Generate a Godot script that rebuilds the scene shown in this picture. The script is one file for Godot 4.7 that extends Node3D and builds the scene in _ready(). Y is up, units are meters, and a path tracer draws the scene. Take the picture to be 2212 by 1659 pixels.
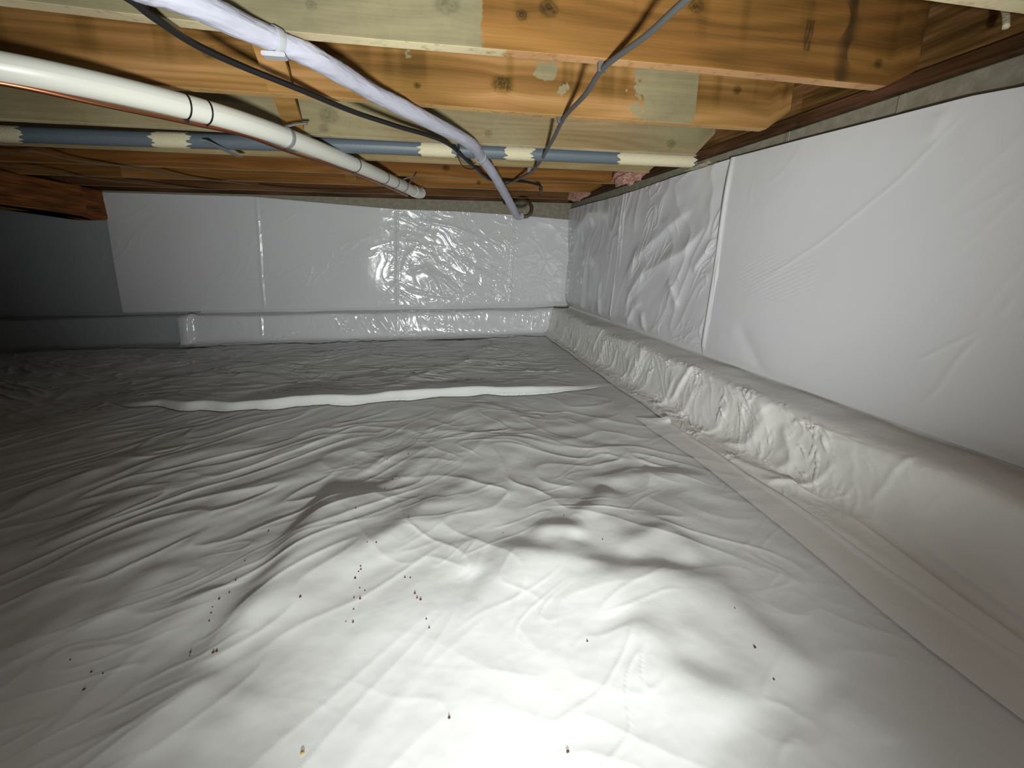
extends Node3D
# A low crawl space: white plastic sheeting over floor, ledge and walls, painted joists above, lit by one
# low work light and two added fill spots. x runs along the joists, -z towards the far wall.

const LIGHT_AT := Vector3(0.0, 0.36, 0.55)
const BACK := -3.78      # face of the far concrete wall
const RIGHT := 1.25      # face of the right concrete wall
const LEDGE := 0.21      # top of the footing ledge
const UNDER := 1.055     # underside of the joists
const DEEP := 0.235      # joist depth
const THICK := 0.038     # joist thickness

var taken := {}
var noise_a := FastNoiseLite.new()
var noise_b := FastNoiseLite.new()
var noise_c := FastNoiseLite.new()
var cells := FastNoiseLite.new()
var ground: Field
var M := {}
var rng := RandomNumberGenerator.new()


func _ready() -> void:
	rng.seed = 11
	# ---- camera
	var cam := Camera3D.new()
	cam.name = "camera"
	cam.position = Vector3(0, 0.65, 0)
	cam.fov = rad_to_deg(2.0 * atan(829.5 / 970.0))
	cam.near = 0.02
	cam.far = 60.0
	var pitch := deg_to_rad(16.1)
	var yaw := deg_to_rad(11.38)
	cam.basis = Basis(Vector3.UP, -yaw) * Basis(Vector3.RIGHT, -pitch) * Basis(Vector3.BACK, deg_to_rad(0.27))
	add_child(cam)
	cam.current = true
	# ---- no sky reaches this room; its light is one work light and two added fill spots
	var we := WorldEnvironment.new()
	we.name = "surroundings"
	var env := Environment.new()
	env.background_mode = Environment.BG_COLOR
	env.background_color = Color.BLACK
	env.tonemap_mode = Environment.TONE_MAPPER_LINEAR
	env.tonemap_exposure = 1.0
	env.sdfgi_enabled = true
	env.ssao_enabled = true
	env.ssil_enabled = true
	we.environment = env
	add_child(we)
	lamp("work_light", LIGHT_AT, LIGHT_AT + Vector3(0.44, 0.74, -3.9), 43.0, 6.2, Color(0.985, 1.0, 0.985), 0.05)
	lamp("added_floor_spot", Vector3(0.02, 0.72, 0.10), Vector3(0.095, 0.0, -0.45), 24.0, 0.62, Color(0.985, 1.0, 1.0), 0.02)  # added spot that whitens the near floor; no such lamp is known
	lamp("added_wide_fill", Vector3(0.02, 0.72, 0.10), Vector3(0.15, 0.1, -0.9), 84.0, 0.26, Color(0.985, 1.0, 0.985), 0.02)  # added wide fill for the dim floor and ledge, no real source

	set_noise()
	make_materials()
	build_shell()
	build_floor()
	build_ledges()
	build_wall_liners()
	build_joists()
	build_pipes()
	build_cables()
	build_small_things()


func lamp(called: String, at: Vector3, to: Vector3, half: float, energy: float, tint: Color, size: float) -> void:
	var s := SpotLight3D.new()
	s.name = called
	s.light_color = tint
	s.light_energy = energy
	s.spot_angle = half
	s.spot_angle_attenuation = 1.0
	s.spot_range = 14.0
	s.spot_attenuation = 2.0
	s.light_size = size
	s.shadow_enabled = true
	add_child(s)
	s.look_at_from_position(at, to, Vector3.UP)


func set_noise() -> void:
	for n in [noise_a, noise_b, noise_c]:
		n.noise_type = FastNoiseLite.TYPE_SIMPLEX_SMOOTH
		n.frequency = 1.0
		n.fractal_type = FastNoiseLite.FRACTAL_NONE
	noise_a.seed = 3
	noise_b.seed = 17
	noise_c.seed = 29
	noise_c.fractal_type = FastNoiseLite.FRACTAL_FBM
	noise_c.fractal_octaves = 3
	cells.seed = 5
	cells.noise_type = FastNoiseLite.TYPE_CELLULAR
	cells.frequency = 1.0
	cells.fractal_type = FastNoiseLite.FRACTAL_NONE
	cells.cellular_return_type = FastNoiseLite.RETURN_DISTANCE2_SUB
	cells.cellular_jitter = 1.0


# ------------------------------------------------------------------ naming and describing
func numbered(called: String) -> String:
	var k: int = taken.get(called, 0)
	taken[called] = k + 1
	return called if k == 0 else "%s_%03d" % [called, k]


func tag(o: Node, label: String, category: String, group := "") -> void:
	o.set_meta("label", label)
	o.set_meta("category", category)
	if group:
		o.set_meta("group", group)


func thing(called: String, label: String, category: String, at := Vector3.ZERO, group := "") -> Node3D:
	var o := Node3D.new()
	o.name = numbered(called)
	add_child(o)
	o.position = at
	tag(o, label, category, group)
	return o


func put(called: String, mesh: Mesh, mat: Material, parent: Node = self) -> MeshInstance3D:
	var o := MeshInstance3D.new()
	o.name = numbered(called) if parent == self else called
	o.mesh = mesh
	o.material_override = mat
	o.cast_shadow = GeometryInstance3D.SHADOW_CASTING_SETTING_ON
	parent.add_child(o, true)
	return o


func struct(called: String, mesh: Mesh, mat: Material) -> MeshInstance3D:
	var o := put(called, mesh, mat)
	o.set_meta("kind", "structure")
	return o


# ------------------------------------------------------------------ meshes
# A grid of points as a smooth sheet. Its front looks along dU x dV, or the other way when flipped.
func sheet(p: PackedVector3Array, nu: int, nv: int, flip := false, uvs := PackedVector2Array()) -> ArrayMesh:
	var n := PackedVector3Array()
	n.resize(nu * nv)
	for j in nv:
		var j0 := maxi(j - 1, 0) * nu
		var j1 := mini(j + 1, nv - 1) * nu
		for i in nu:
			var du: Vector3 = p[j * nu + mini(i + 1, nu - 1)] - p[j * nu + maxi(i - 1, 0)]
			var dv: Vector3 = p[j1 + i] - p[j0 + i]
			var c := du.cross(dv)
			n[j * nu + i] = (-c if flip else c).normalized()
	var idx := PackedInt32Array()
	idx.resize((nu - 1) * (nv - 1) * 6)
	var k := 0
	for j in nv - 1:
		for i in nu - 1:
			var a := j * nu + i
			var b := a + 1
			var c := a + nu
			var d := c + 1
			if flip:
				idx[k] = a; idx[k + 1] = b; idx[k + 2] = d; idx[k + 3] = a; idx[k + 4] = d; idx[k + 5] = c
			else:
				idx[k] = a; idx[k + 1] = d; idx[k + 2] = b; idx[k + 3] = a; idx[k + 4] = c; idx[k + 5] = d
			k += 6
	var arr := []
	arr.resize(Mesh.ARRAY_MAX)
	arr[Mesh.ARRAY_VERTEX] = p
	arr[Mesh.ARRAY_NORMAL] = n
	if uvs.size():
		arr[Mesh.ARRAY_TEX_UV] = uvs
	arr[Mesh.ARRAY_INDEX] = idx
	var m := ArrayMesh.new()
	m.add_surface_from_arrays(Mesh.PRIMITIVE_TRIANGLES, arr)
	return m


func smooth_path(pts: Array, per := 10) -> PackedVector3Array:
	var out := PackedVector3Array()
	for i in pts.size() - 1:
		var a: Vector3 = pts[maxi(i - 1, 0)]
		var b: Vector3 = pts[i]
		var c: Vector3 = pts[i + 1]
		var d: Vector3 = pts[mini(i + 2, pts.size() - 1)]
		for k in per:
			out.append(b.cubic_interpolate(c, a, d, float(k) / per))
	out.append(pts[pts.size() - 1])
	return out


# A round tube along a path, closed at both ends. swell(along 0..1, around 0..TAU) scales the radius.
func tube(pts: Array, radius: float, sides := 16, per := 10, swell = null, closed := true) -> ArrayMesh:
	var path := smooth_path(pts, per)
	var n := path.size()
	var pos := PackedVector3Array()
	var uvs := PackedVector2Array()
	var side := Vector3.ZERO
	var run := 0.0
	var rows := n + (2 if closed else 0)
	for r in rows:
		var i := clampi(r - (1 if closed else 0), 0, n - 1)
		var t := (path[mini(i + 1, n - 1)] - path[maxi(i - 1, 0)]).normalized()
		if side == Vector3.ZERO:
			side = t.cross(Vector3.UP)
			if side.length() < 0.1:
				side = t.cross(Vector3.RIGHT)
		side = (side - t * side.dot(t)).normalized()
		var up := side.cross(t)
		if r > 0 and i > 0:
			run += path[i].distance_to(path[i - 1]) if not closed or r <= n else 0.0
		var cap := closed and (r == 0 or r == rows - 1)
		for k in sides + 1:
			var a := TAU * k / sides
			var rad := 0.0001 if cap else radius
			if swell != null and not cap:
				rad *= float(swell.call(float(i) / (n - 1), a))
			pos.append(path[i] + (side * cos(a) + up * sin(a)) * rad)
			uvs.append(Vector2(run, float(k) / sides))
	return sheet(pos, sides + 1, rows, false, uvs)


# Flat-faced prism: a closed outline (x, y) swept from z0 to z1 in the given axes, with the two ends capped.
func prism(outline: PackedVector2Array, from: Vector3, to: Vector3, xa: Vector3, ya: Vector3) -> ArrayMesh:
	var st := SurfaceTool.new()
	st.begin(Mesh.PRIMITIVE_TRIANGLES)
	st.set_smooth_group(-1)
	var n := outline.size()
	var mid := Vector2.ZERO
	for q in outline:
		mid += q / n
	var long := to - from
	var turn := xa.cross(ya).dot(long) > 0.0
	for i in n:
		var a := outline[i]
		var b := outline[(i + 1) % n]
		var a0 := from + xa * a.x + ya * a.y
		var b0 := from + xa * b.x + ya * b.y
		tri(st, a0, b0, b0 + long, turn)
		tri(st, a0, b0 + long, a0 + long, turn)
		var m0 := from + xa * mid.x + ya * mid.y
		tri(st, m0, b0, a0, turn)
		tri(st, m0 + long, a0 + long, b0 + long, turn)
	st.generate_normals()
	return st.commit()


func tri(st: SurfaceTool, a: Vector3, b: Vector3, c: Vector3, turn: bool) -> void:
	if turn:
		st.add_vertex(a); st.add_vertex(c); st.add_vertex(b)
	else:
		st.add_vertex(a); st.add_vertex(b); st.add_vertex(c)


func rect(x0: float, y0: float, x1: float, y1: float, bevel := 0.003) -> PackedVector2Array:
	return PackedVector2Array([Vector2(x0 + bevel, y0), Vector2(x1 - bevel, y0), Vector2(x1, y0 + bevel), Vector2(x1, y1 - bevel),
		Vector2(x1 - bevel, y1), Vector2(x0 + bevel, y1), Vector2(x0, y1 - bevel), Vector2(x0, y0 + bevel)])


func slab(lo: Vector3, hi: Vector3, bevel := 0.003) -> ArrayMesh:
	return prism(rect(lo.x, lo.y, hi.x, hi.y, bevel), Vector3(0, 0, lo.z), Vector3(0, 0, hi.z), Vector3.RIGHT, Vector3.UP)


# Heights over a rectangle, with creases and folds laid along lines. The side of a fold that looks at the light is
# "near", the other one "far": each falls off over a width of its own.
class Field:
	var us: PackedFloat32Array
	var vs: PackedFloat32Array
	var h: PackedFloat32Array
	var eye := Vector2.ZERO

	func _init(a: PackedFloat32Array, b: PackedFloat32Array, light: Vector2) -> void:
		us = a
		vs = b
		eye = light
		h.resize(a.size() * b.size())

	func fold(a: float, wn: float, wf: float, pts: Array) -> void:
		var lo: Vector2 = pts[0]
		var hi: Vector2 = pts[0]
		var total := 0.0
		for i in pts.size():
			lo = lo.min(pts[i])
			hi = hi.max(pts[i])
			if i:
				total += (pts[i] as Vector2).distance_to(pts[i - 1])
		var reach := 2.6 * maxf(wn, wf)
		lo -= Vector2.ONE * reach
		hi += Vector2.ONE * reach
		var i0 := maxi(us.bsearch(lo.x) - 1, 0)
		var i1 := mini(us.bsearch(hi.x) + 1, us.size())
		var j0 := maxi(vs.bsearch(lo.y) - 1, 0)
		var j1 := mini(vs.bsearch(hi.y) + 1, vs.size())
		for j in range(j0, j1):
			for i in range(i0, i1):
				var p := Vector2(us[i], vs[j])
				var best := 1e9
				var at := Vector2.ZERO
				var s := 0.0
				var run := 0.0
				for k in pts.size() - 1:
					var b: Vector2 = pts[k]
					var d: Vector2 = pts[k + 1] - b
					var len := d.length()
					var t := clampf((p - b).dot(d) / (len * len), 0.0, 1.0)
					var q := b + d * t
					var dd := p.distance_squared_to(q)
					if dd < best:
						best = dd
						at = q
						s = (run + t * len) / total
					run += len
				var dist := sqrt(best)
				if dist < reach:
					var turn := (p - at).normalized().dot((at - eye).normalized())
					var w := lerpf(wn, wf, smoothstep(-0.35, 0.35, turn))
					# ends fade out, and the line itself wavers in strength
					var e := minf(s, 1.0 - s) * 4.0
					var taper := smoothstep(0.0, 1.0, clampf(e + 0.12, 0.0, 1.0))
					h[j * us.size() + i] += a * taper * exp(-pow(dist / w, 1.6))

	# Running mean over 2r + 1 neighbours, along both axes
	func soften(r: int) -> void:
		var nu := us.size()
		var nv := vs.size()
		var line := PackedFloat32Array()
		for axis in 2:
			var n := nu if axis == 0 else nv
			var hop := 1 if axis == 0 else nu
			line.resize(n)
			for k in (nv if axis == 0 else nu):
				var base := k * nu if axis == 0 else k
				var sum := 0.0
				for i in range(-r, r + 1):
					sum += h[base + clampi(i, 0, n - 1) * hop]
				for i in n:
					line[i] = sum / (2 * r + 1)
					sum += h[base + mini(i + r + 1, n - 1) * hop] - h[base + maxi(i - r, 0) * hop]
				for i in n:
					h[base + i * hop] = line[i]

	func at(u: float, v: float) -> float:
		var i := clampi(us.bsearch(u) - 1, 0, us.size() - 2)
		var j := clampi(vs.bsearch(v) - 1, 0, vs.size() - 2)
		var a := clampf((u - us[i]) / (us[i + 1] - us[i]), 0.0, 1.0)
		var b := clampf((v - vs[j]) / (vs[j + 1] - vs[j]), 0.0, 1.0)
		var k := j * us.size() + i
		return lerpf(lerpf(h[k], h[k + 1], a), lerpf(h[k + us.size()], h[k + us.size() + 1], a), b)


# Positions along an axis, with a step for each stretch: [from, to, step, to, step ...]
func steps(list: Array) -> PackedFloat32Array:
	var out := PackedFloat32Array()
	var x: float = list[0]
	out.append(x)
	for k in range(1, list.size(), 2):
		var to: float = list[k]
		var n := maxi(1, roundi((to - x) / float(list[k + 1])))
		for i in n:
			out.append(x + (to - x) * (i + 1) / n)
		x = to
	return out


# Crumpled film: low smooth swells with sharp small creases, in metres; grain turns the creases along a direction.
func crumple(u: float, v: float, size: float, turn: float, stretch: float) -> float:
	var c := cos(turn)
	var s := sin(turn)
	var a := (u * c + v * s) / size / stretch
	var b := (v * c - u * s) / size
	var wx := noise_a.get_noise_2d(a * 0.7 + 9.0, b * 0.7)
	var wy := noise_a.get_noise_2d(a * 0.7, b * 0.7 + 5.0)
	var r := 1.0 - absf(noise_b.get_noise_2d(a + wx * 0.5, b + wy * 0.5)) * 1.6
	return r * r * 0.6 + noise_a.get_noise_2d(a * 2.3 + 4.0, b * 2.3) * 0.22


# Mostly smooth film with few narrow raised creases, bunched in places
func creases(u: float, v: float, size: float, turn: float, stretch: float) -> float:
	var c := cos(turn)
	var s := sin(turn)
	var a := (u * c + v * s) / size / stretch
	var b := (v * c - u * s) / size
	var wx := noise_a.get_noise_2d(a * 0.6 + 9.0, b * 0.6)
	var r := maxf(0.0, 1.0 - absf(noise_b.get_noise_2d(a + wx * 0.6, b + wx * 0.4)) * 3.2)
	var here := smoothstep(-0.05, 0.55, noise_a.get_noise_2d(a * 0.35 + 3.0, b * 0.45 + 11.0))
	return r * r * here


# ------------------------------------------------------------------ materials
func relief(freq: float, octaves: int, seed_: int, cell := false, side := 512) -> NoiseTexture2D:
	var t := NoiseTexture2D.new()
	var n := FastNoiseLite.new()
	n.seed = seed_
	n.frequency = freq
	if cell:
		n.noise_type = FastNoiseLite.TYPE_CELLULAR
		n.cellular_return_type = FastNoiseLite.RETURN_DISTANCE2_SUB
		n.domain_warp_enabled = true
		n.domain_warp_amplitude = 30.0
		n.domain_warp_frequency = 0.01
	else:
		n.noise_type = FastNoiseLite.TYPE_SIMPLEX_SMOOTH
	n.fractal_octaves = octaves
	t.noise = n
	t.width = side
	t.height = side
	t.seamless = true
	return t


func plain(called: String, c: Color, rough: float, spec := 0.5) -> StandardMaterial3D:
	var m := StandardMaterial3D.new()
	m.resource_name = called
	m.albedo_color = c
	m.roughness = rough
	m.metallic_specular = spec
	return m


func film(called: String, c: Color, rough: float, bump: Texture2D, cm: float, scale: float, spec := 0.5) -> StandardMaterial3D:
	var m := plain(called, c, rough, spec)
	m.heightmap_enabled = true
	m.heightmap_texture = bump
	m.heightmap_scale = cm
	m.uv1_triplanar = true
	m.uv1_world_triplanar = true
	m.uv1_scale = Vector3.ONE * scale
	return m


func make_materials() -> void:
	var soft := relief(0.012, 3, 4)
	var sharp := relief(0.02, 2, 8, true)
	M.floor_film = film("white floor film", Color(0.83, 0.833, 0.83), 0.40, soft, 0.06, 2.2)
	M.back_film = film("glossy wall film", Color(0.875, 0.88, 0.89), 0.16, soft, 0.05, 2.0)
	M.dull_film = film("dull wall film", Color(0.68, 0.70, 0.715), 0.36, soft, 0.10, 2.0)
	M.side_film = film("side wall film", Color(0.88, 0.88, 0.895), 0.33, soft, 0.05, 1.6)
	M.corner_film = film("corner film", Color(0.85, 0.85, 0.865), 0.30, soft, 0.05, 2.0)
	M.ledge_film = film("ledge film", Color(0.885, 0.88, 0.865), 0.27, soft, 0.08, 3.0)
	M.tape = film("seam tape", Color(0.875, 0.87, 0.855), 0.30, soft, 0.05, 3.0)
	M.concrete = film("cast concrete", Color(0.60, 0.58, 0.52), 0.92, relief(0.05, 4, 21), 0.08, 2.0, 0.3)
	M.concrete.albedo_texture = ramp_noise(0.02, 4, 31, [Color(0.90, 0.895, 0.87), Color(1, 1, 1)])
	M.earth = plain("bare ground", Color(0.33, 0.28, 0.22), 0.95, 0.2)
	M.sheathing = plain("subfloor boards", Color(0.5, 0.36, 0.2), 0.85, 0.3)
	M.dark_wood = wood_plain("dark sill wood", Color(0.30, 0.20, 0.11), 41)
	M.rim_wood = wood_plain("rim wood", Color(0.42, 0.30, 0.16), 43)
	M.beam_wood = wood_plain("beam wood", Color(0.52, 0.31, 0.13), 47)
	M.brace_wood = wood_plain("brace wood", Color(0.60, 0.45, 0.24), 53)
	M.pvc = plain("white plastic pipe", Color(0.87, 0.87, 0.83), 0.35)
	M.zip = plain("black tie", Color(0.04, 0.04, 0.045), 0.5)
	M.strap = plain("grey plastic strap", Color(0.55, 0.55, 0.56), 0.5)
	M.white_strap = plain("white strap", Color(0.66, 0.66, 0.68), 0.45)
	M.copper = plain("copper tube", Color(0.64, 0.40, 0.29), 0.32)
	M.copper.metallic = 1.0
	M.sleeve = plain("white wrap", Color(1, 1, 1), 0.42)
	M.sleeve.albedo_texture = printed_wrap()
	M.sleeve.heightmap_enabled = true
	M.sleeve.heightmap_texture = relief(0.02, 3, 61)
	M.sleeve.heightmap_scale = 0.12
	M.sleeve.uv1_scale = Vector3(1.6, 1, 1)
	M.grey_pipe = film("grey painted pipe", Color(0.36, 0.40, 0.43), 0.5, relief(0.05, 4, 66), 0.05, 6.0)
	M.peel = film("cream paint on the pipe", Color(0.80, 0.76, 0.64), 0.8, relief(0.06, 3, 67), 0.2, 6.0)
	M.black_cable = plain("black cable", Color(0.10, 0.095, 0.095), 0.5)
	M.grey_cable = plain("grey cable", Color(0.33, 0.33, 0.325), 0.5)
	M.thin_cable = plain("thin pale wire", Color(0.42, 0.38, 0.33), 0.5)
	M.hose = plain("brown hose", Color(0.42, 0.37, 0.28), 0.6)
	M.wool = film("pink glass wool", Color(0.80, 0.62, 0.56), 1.0, relief(0.08, 4, 71), 0.25, 8.0, 0.1)
	M.crumb = plain("brown crumb", Color(0.34, 0.22, 0.14), 0.8, 0.3)
	M.droplet = plain("droplet", Color(0.62, 0.52, 0.30), 0.15)
	M.steel = plain("galvanised strip", Color(0.5, 0.53, 0.54), 0.5)
	M.staple = plain("shiny staple", Color(0.85, 0.85, 0.83), 0.3)
	M.staple.metallic = 1.0


func ramp_noise(freq: float, octaves: int, seed_: int, colors: Array) -> NoiseTexture2D:
	var t := relief(freq, octaves, seed_)
	var g := Gradient.new()
	g.offsets = PackedFloat32Array([0.15, 0.85])
	g.colors = PackedColorArray(colors)
	t.color_ramp = g
	return t


# Plain boards: long grain from a stretched noise (triplanar in the board's own axes would swim, so world axes are used)
func wood_plain(called: String, c: Color, seed_: int) -> StandardMaterial3D:
	var m := plain(called, Color.WHITE, 0.75, 0.35)
	var w := 512
	var h := 128
	var data := PackedByteArray()
	data.resize(w * h * 3)
	var k := 0
	for y in h:
		for x in w:
			var v := noise_c.get_noise_3d(x * 0.006, y * 0.16, seed_) * 0.35 + noise_a.get_noise_3d(x * 0.004, y * 0.035, seed_) * 0.3
			var s := 1.0 + v
			data[k] = clampi(int(c.r * s * 255.0), 0, 255)
			data[k + 1] = clampi(int(c.g * s * 255.0), 0, 255)
			data[k + 2] = clampi(int(c.b * s * s * 255.0), 0, 255)
			k += 3
	m.albedo_texture = ImageTexture.create_from_image(Image.create_from_data(w, h, false, Image.FORMAT_RGB8, data))
	m.uv1_triplanar = true
	m.uv1_world_triplanar = true
	m.uv1_scale = Vector3(1.4, 4.5, 1.4)
	return m


# The wrap of the insulated line: white with a broken row of small blue-grey print that cannot be read
func printed_wrap() -> ImageTexture:
	var w := 1024
	var h := 128
	var im := Image.create_empty(w, h, false, Image.FORMAT_RGB8)
	im.fill(Color(0.70, 0.70, 0.755))
	var r := RandomNumberGenerator.new()
	r.seed = 8
	for row in [14, 78]:
		var x := 10
		while x < w - 40:
			var long := r.randi_range(3, 14)
			if r.randf() < 0.68:
				var c := Color(0.33, 0.37, 0.50).lerp(Color(0.60, 0.62, 0.70), r.randf())
				im.fill_rect(Rect2i(x, row + r.randi_range(0, 3), long, r.randi_range(2, 5)), c)
			x += long + r.randi_range(3, 30)
	return ImageTexture.create_from_image(im)


# One joist's own face: grain, knots, dark marks and cream paint where the photograph has it. x in metres along the joist
# from -1.6 to 1.4; p in metres down the face (0 .. DEEP) and then across the underside.
func joist_texture(which: int, w: int, h: int) -> ImageTexture:
	var data := PackedByteArray()
	data.resize(w * h * 3)
	var knots: Array = [[], [Vector3(0.288, 0.155, 0.016), Vector3(0.232, 0.172, 0.010), Vector3(0.08, 0.165, 0.02), Vector3(-0.175, 0.19, 0.008), Vector3(0.62, 0.12, 0.015), Vector3(1.12, 0.19, 0.01)],
		[Vector3(0.263, 0.168, 0.024), Vector3(-0.5, 0.15, 0.014), Vector3(0.02, 0.19, 0.008), Vector3(1.03, 0.13, 0.012)],
		[Vector3(-0.287, 0.172, 0.026), Vector3(-0.307, 0.212, 0.014), Vector3(0.283, 0.2, 0.012), Vector3(1.041, 0.2, 0.016), Vector3(-0.9, 0.16, 0.012)],
		[Vector3(0.1, 0.2, 0.012), Vector3(-0.6, 0.2, 0.012)], [Vector3(0.17, 0.19, 0.016)], [Vector3(0.4, 0.2, 0.012)], []][which]
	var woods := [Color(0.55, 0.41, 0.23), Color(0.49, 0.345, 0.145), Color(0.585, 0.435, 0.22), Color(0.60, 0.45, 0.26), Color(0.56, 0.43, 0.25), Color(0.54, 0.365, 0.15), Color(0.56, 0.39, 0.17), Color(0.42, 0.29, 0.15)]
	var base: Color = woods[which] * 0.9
	var paint := (Color(0.53, 0.49, 0.37) if which > 1 else Color(0.47, 0.44, 0.335)) if which != 4 else Color(0.58, 0.51, 0.36)  # second joist's paint and wood are darkened to offset the light on it
	var pale := Color(0.80, 0.74, 0.60)
	var k := 0
	var z := which * 13.7
	for j in h:
		var p := (j + 0.5) / h * (DEEP + THICK)
		var under := p > DEEP
		for i in w:
			var x := -1.6 + (i + 0.5) / w * 3.0
			var q := p
			var dark := 0.0
			for kn in knots:
				var dx: float = (x - kn.x) * 0.8
				var dp: float = p - kn.y
				var d := sqrt(dx * dx + dp * dp)
				var r: float = kn.z
				if d < r * 6.0:
					q += dp / (d + 0.004) * r * 1.2 * exp(-d / (r * 1.6))
					dark = maxf(dark, exp(-pow(d / r, 4.0)) * (0.72 + 0.28 * sin(d / r * 9.0 + noise_a.get_noise_2d(x * 60.0, p * 60.0) * 3.0)))
			var bend := noise_a.get_noise_3d(x * 0.9, q * 7.0, z)
			var rings := sin((q * 150.0 + bend * 13.0))
			var fine := noise_c.get_noise_3d(x * 3.0, q * 210.0, z)
			var wide := noise_a.get_noise_3d(x * 0.8 + 3.0, q * 14.0, z + 4.0)
			var blot := noise_b.get_noise_3d(x * 3.0, p * 3.0, z)
			var s := 1.0 + rings * 0.07 + fine * 0.10 + wide * 0.22 + blot * 0.08
			if which == 2 or which == 1:
				# soft dark vertical bands on the upper part of the face
				var dark_band := smoothstep(0.1, 0.7, noise_b.get_noise_2d(x * 9.0, z) + 0.25 * noise_a.get_noise_2d(x * 30.0, 2.0)) * (1.0 - smoothstep(0.12, 0.22, p))
				s -= dark_band * 0.17
			s -= dark * 0.5
			var c := Color(base.r * s, base.g * s * (0.97 + 0.05 * wide), base.b * s * s)
			# cream paint
			var ragged := noise_c.get_noise_3d(x * 22.0, p * 22.0, z) * 0.5 + noise_a.get_noise_2d(x * 70.0, p * 70.0) * 0.2
			var cover := 0.0
			match which:
				1:
					cover = smoothstep(0.006, 0.0, x - 0.147 - ragged * 0.012)
				2:
					var patch := smoothstep(0.24, 0.02, absf(x - 0.80)) * smoothstep(0.17, 0.05, absf(p - 0.14)) * (1.0 if x < 0.89 else 0.0)
					patch = maxf(patch, 1.2 * exp(-pow((x - 0.395) / 0.04, 2.0) - pow((p - 0.125) / 0.03, 2.0)))
					patch = maxf(patch, 0.7 * exp(-pow((x - 0.45) / 0.03, 2.0) - pow((p - 0.17) / 0.03, 2.0)))
					patch = maxf(patch, 0.5 * exp(-pow((x - 0.0) / 0.06, 2.0) - pow((p - 0.11) / 0.03, 2.0)))
					cover = smoothstep(0.52, 0.62, patch + ragged * 0.75)
				3:
					cover = 0.86 + 0.14 * smoothstep(-0.2, 0.4, blot) - 0.42 * smoothstep(0.3, 0.75, x) * smoothstep(1.0, 0.75, x)
				4:
					cover = 0.9
			if cover > 0.0:
				var ps := 1.0 + blot * 0.07 + ragged * 0.06 + fine * 0.05 + rings * 0.025 - dark * 0.22
				c = c.lerp(Color(paint.r * ps, paint.g * ps, paint.b * ps), cover)
			if under:
				var u := smoothstep(-0.35, 0.15, ragged + 0.15)
				var tone := pale
				if which == 1 and x > 0.2:
					tone = Color(0.78, 0.60, 0.42)
				if which == 2:
					tone = Color(0.78, 0.62, 0.40)
				if which >= 5:
					tone = Color(0.72, 0.58, 0.40)
				c = c.lerp(Color(tone.r * (1.0 + blot * 0.12), tone.g * (1.0 + blot * 0.14), tone.b * (1.0 + blot * 0.14)), 0.55 + 0.45 * u)
			if which == 1:
				# the old grade stamp, too faded to read, and grey scuffs round it
				if absf(x - 0.915) < 0.013 + 0.002 * ragged and absf(p - 0.150) < 0.030 + 0.004 * ragged:
					c = c.darkened(0.34 * clampf(0.55 + noise_b.get_noise_2d(x * 110.0, p * 26.0) * 0.9, 0.0, 1.0))
				var scuff := exp(-pow((x - 1.02) / 0.02, 2.0)) * smoothstep(0.25, 0.4, noise_b.get_noise_2d(x * 20.0, p * 9.0) + 0.3)
				c = c.darkened(0.35 * scuff * (1.0 - float(under)))
			data[k] = clampi(int(c.r * 255.0), 0, 255)
			data[k + 1] = clampi(int(c.g * 255.0), 0, 255)
			data[k + 2] = clampi(int(c.b * 255.0), 0, 255)
			k += 3
	var im := Image.create_from_data(w, h, false, Image.FORMAT_RGB8, data)
	return ImageTexture.create_from_image(im)


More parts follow.
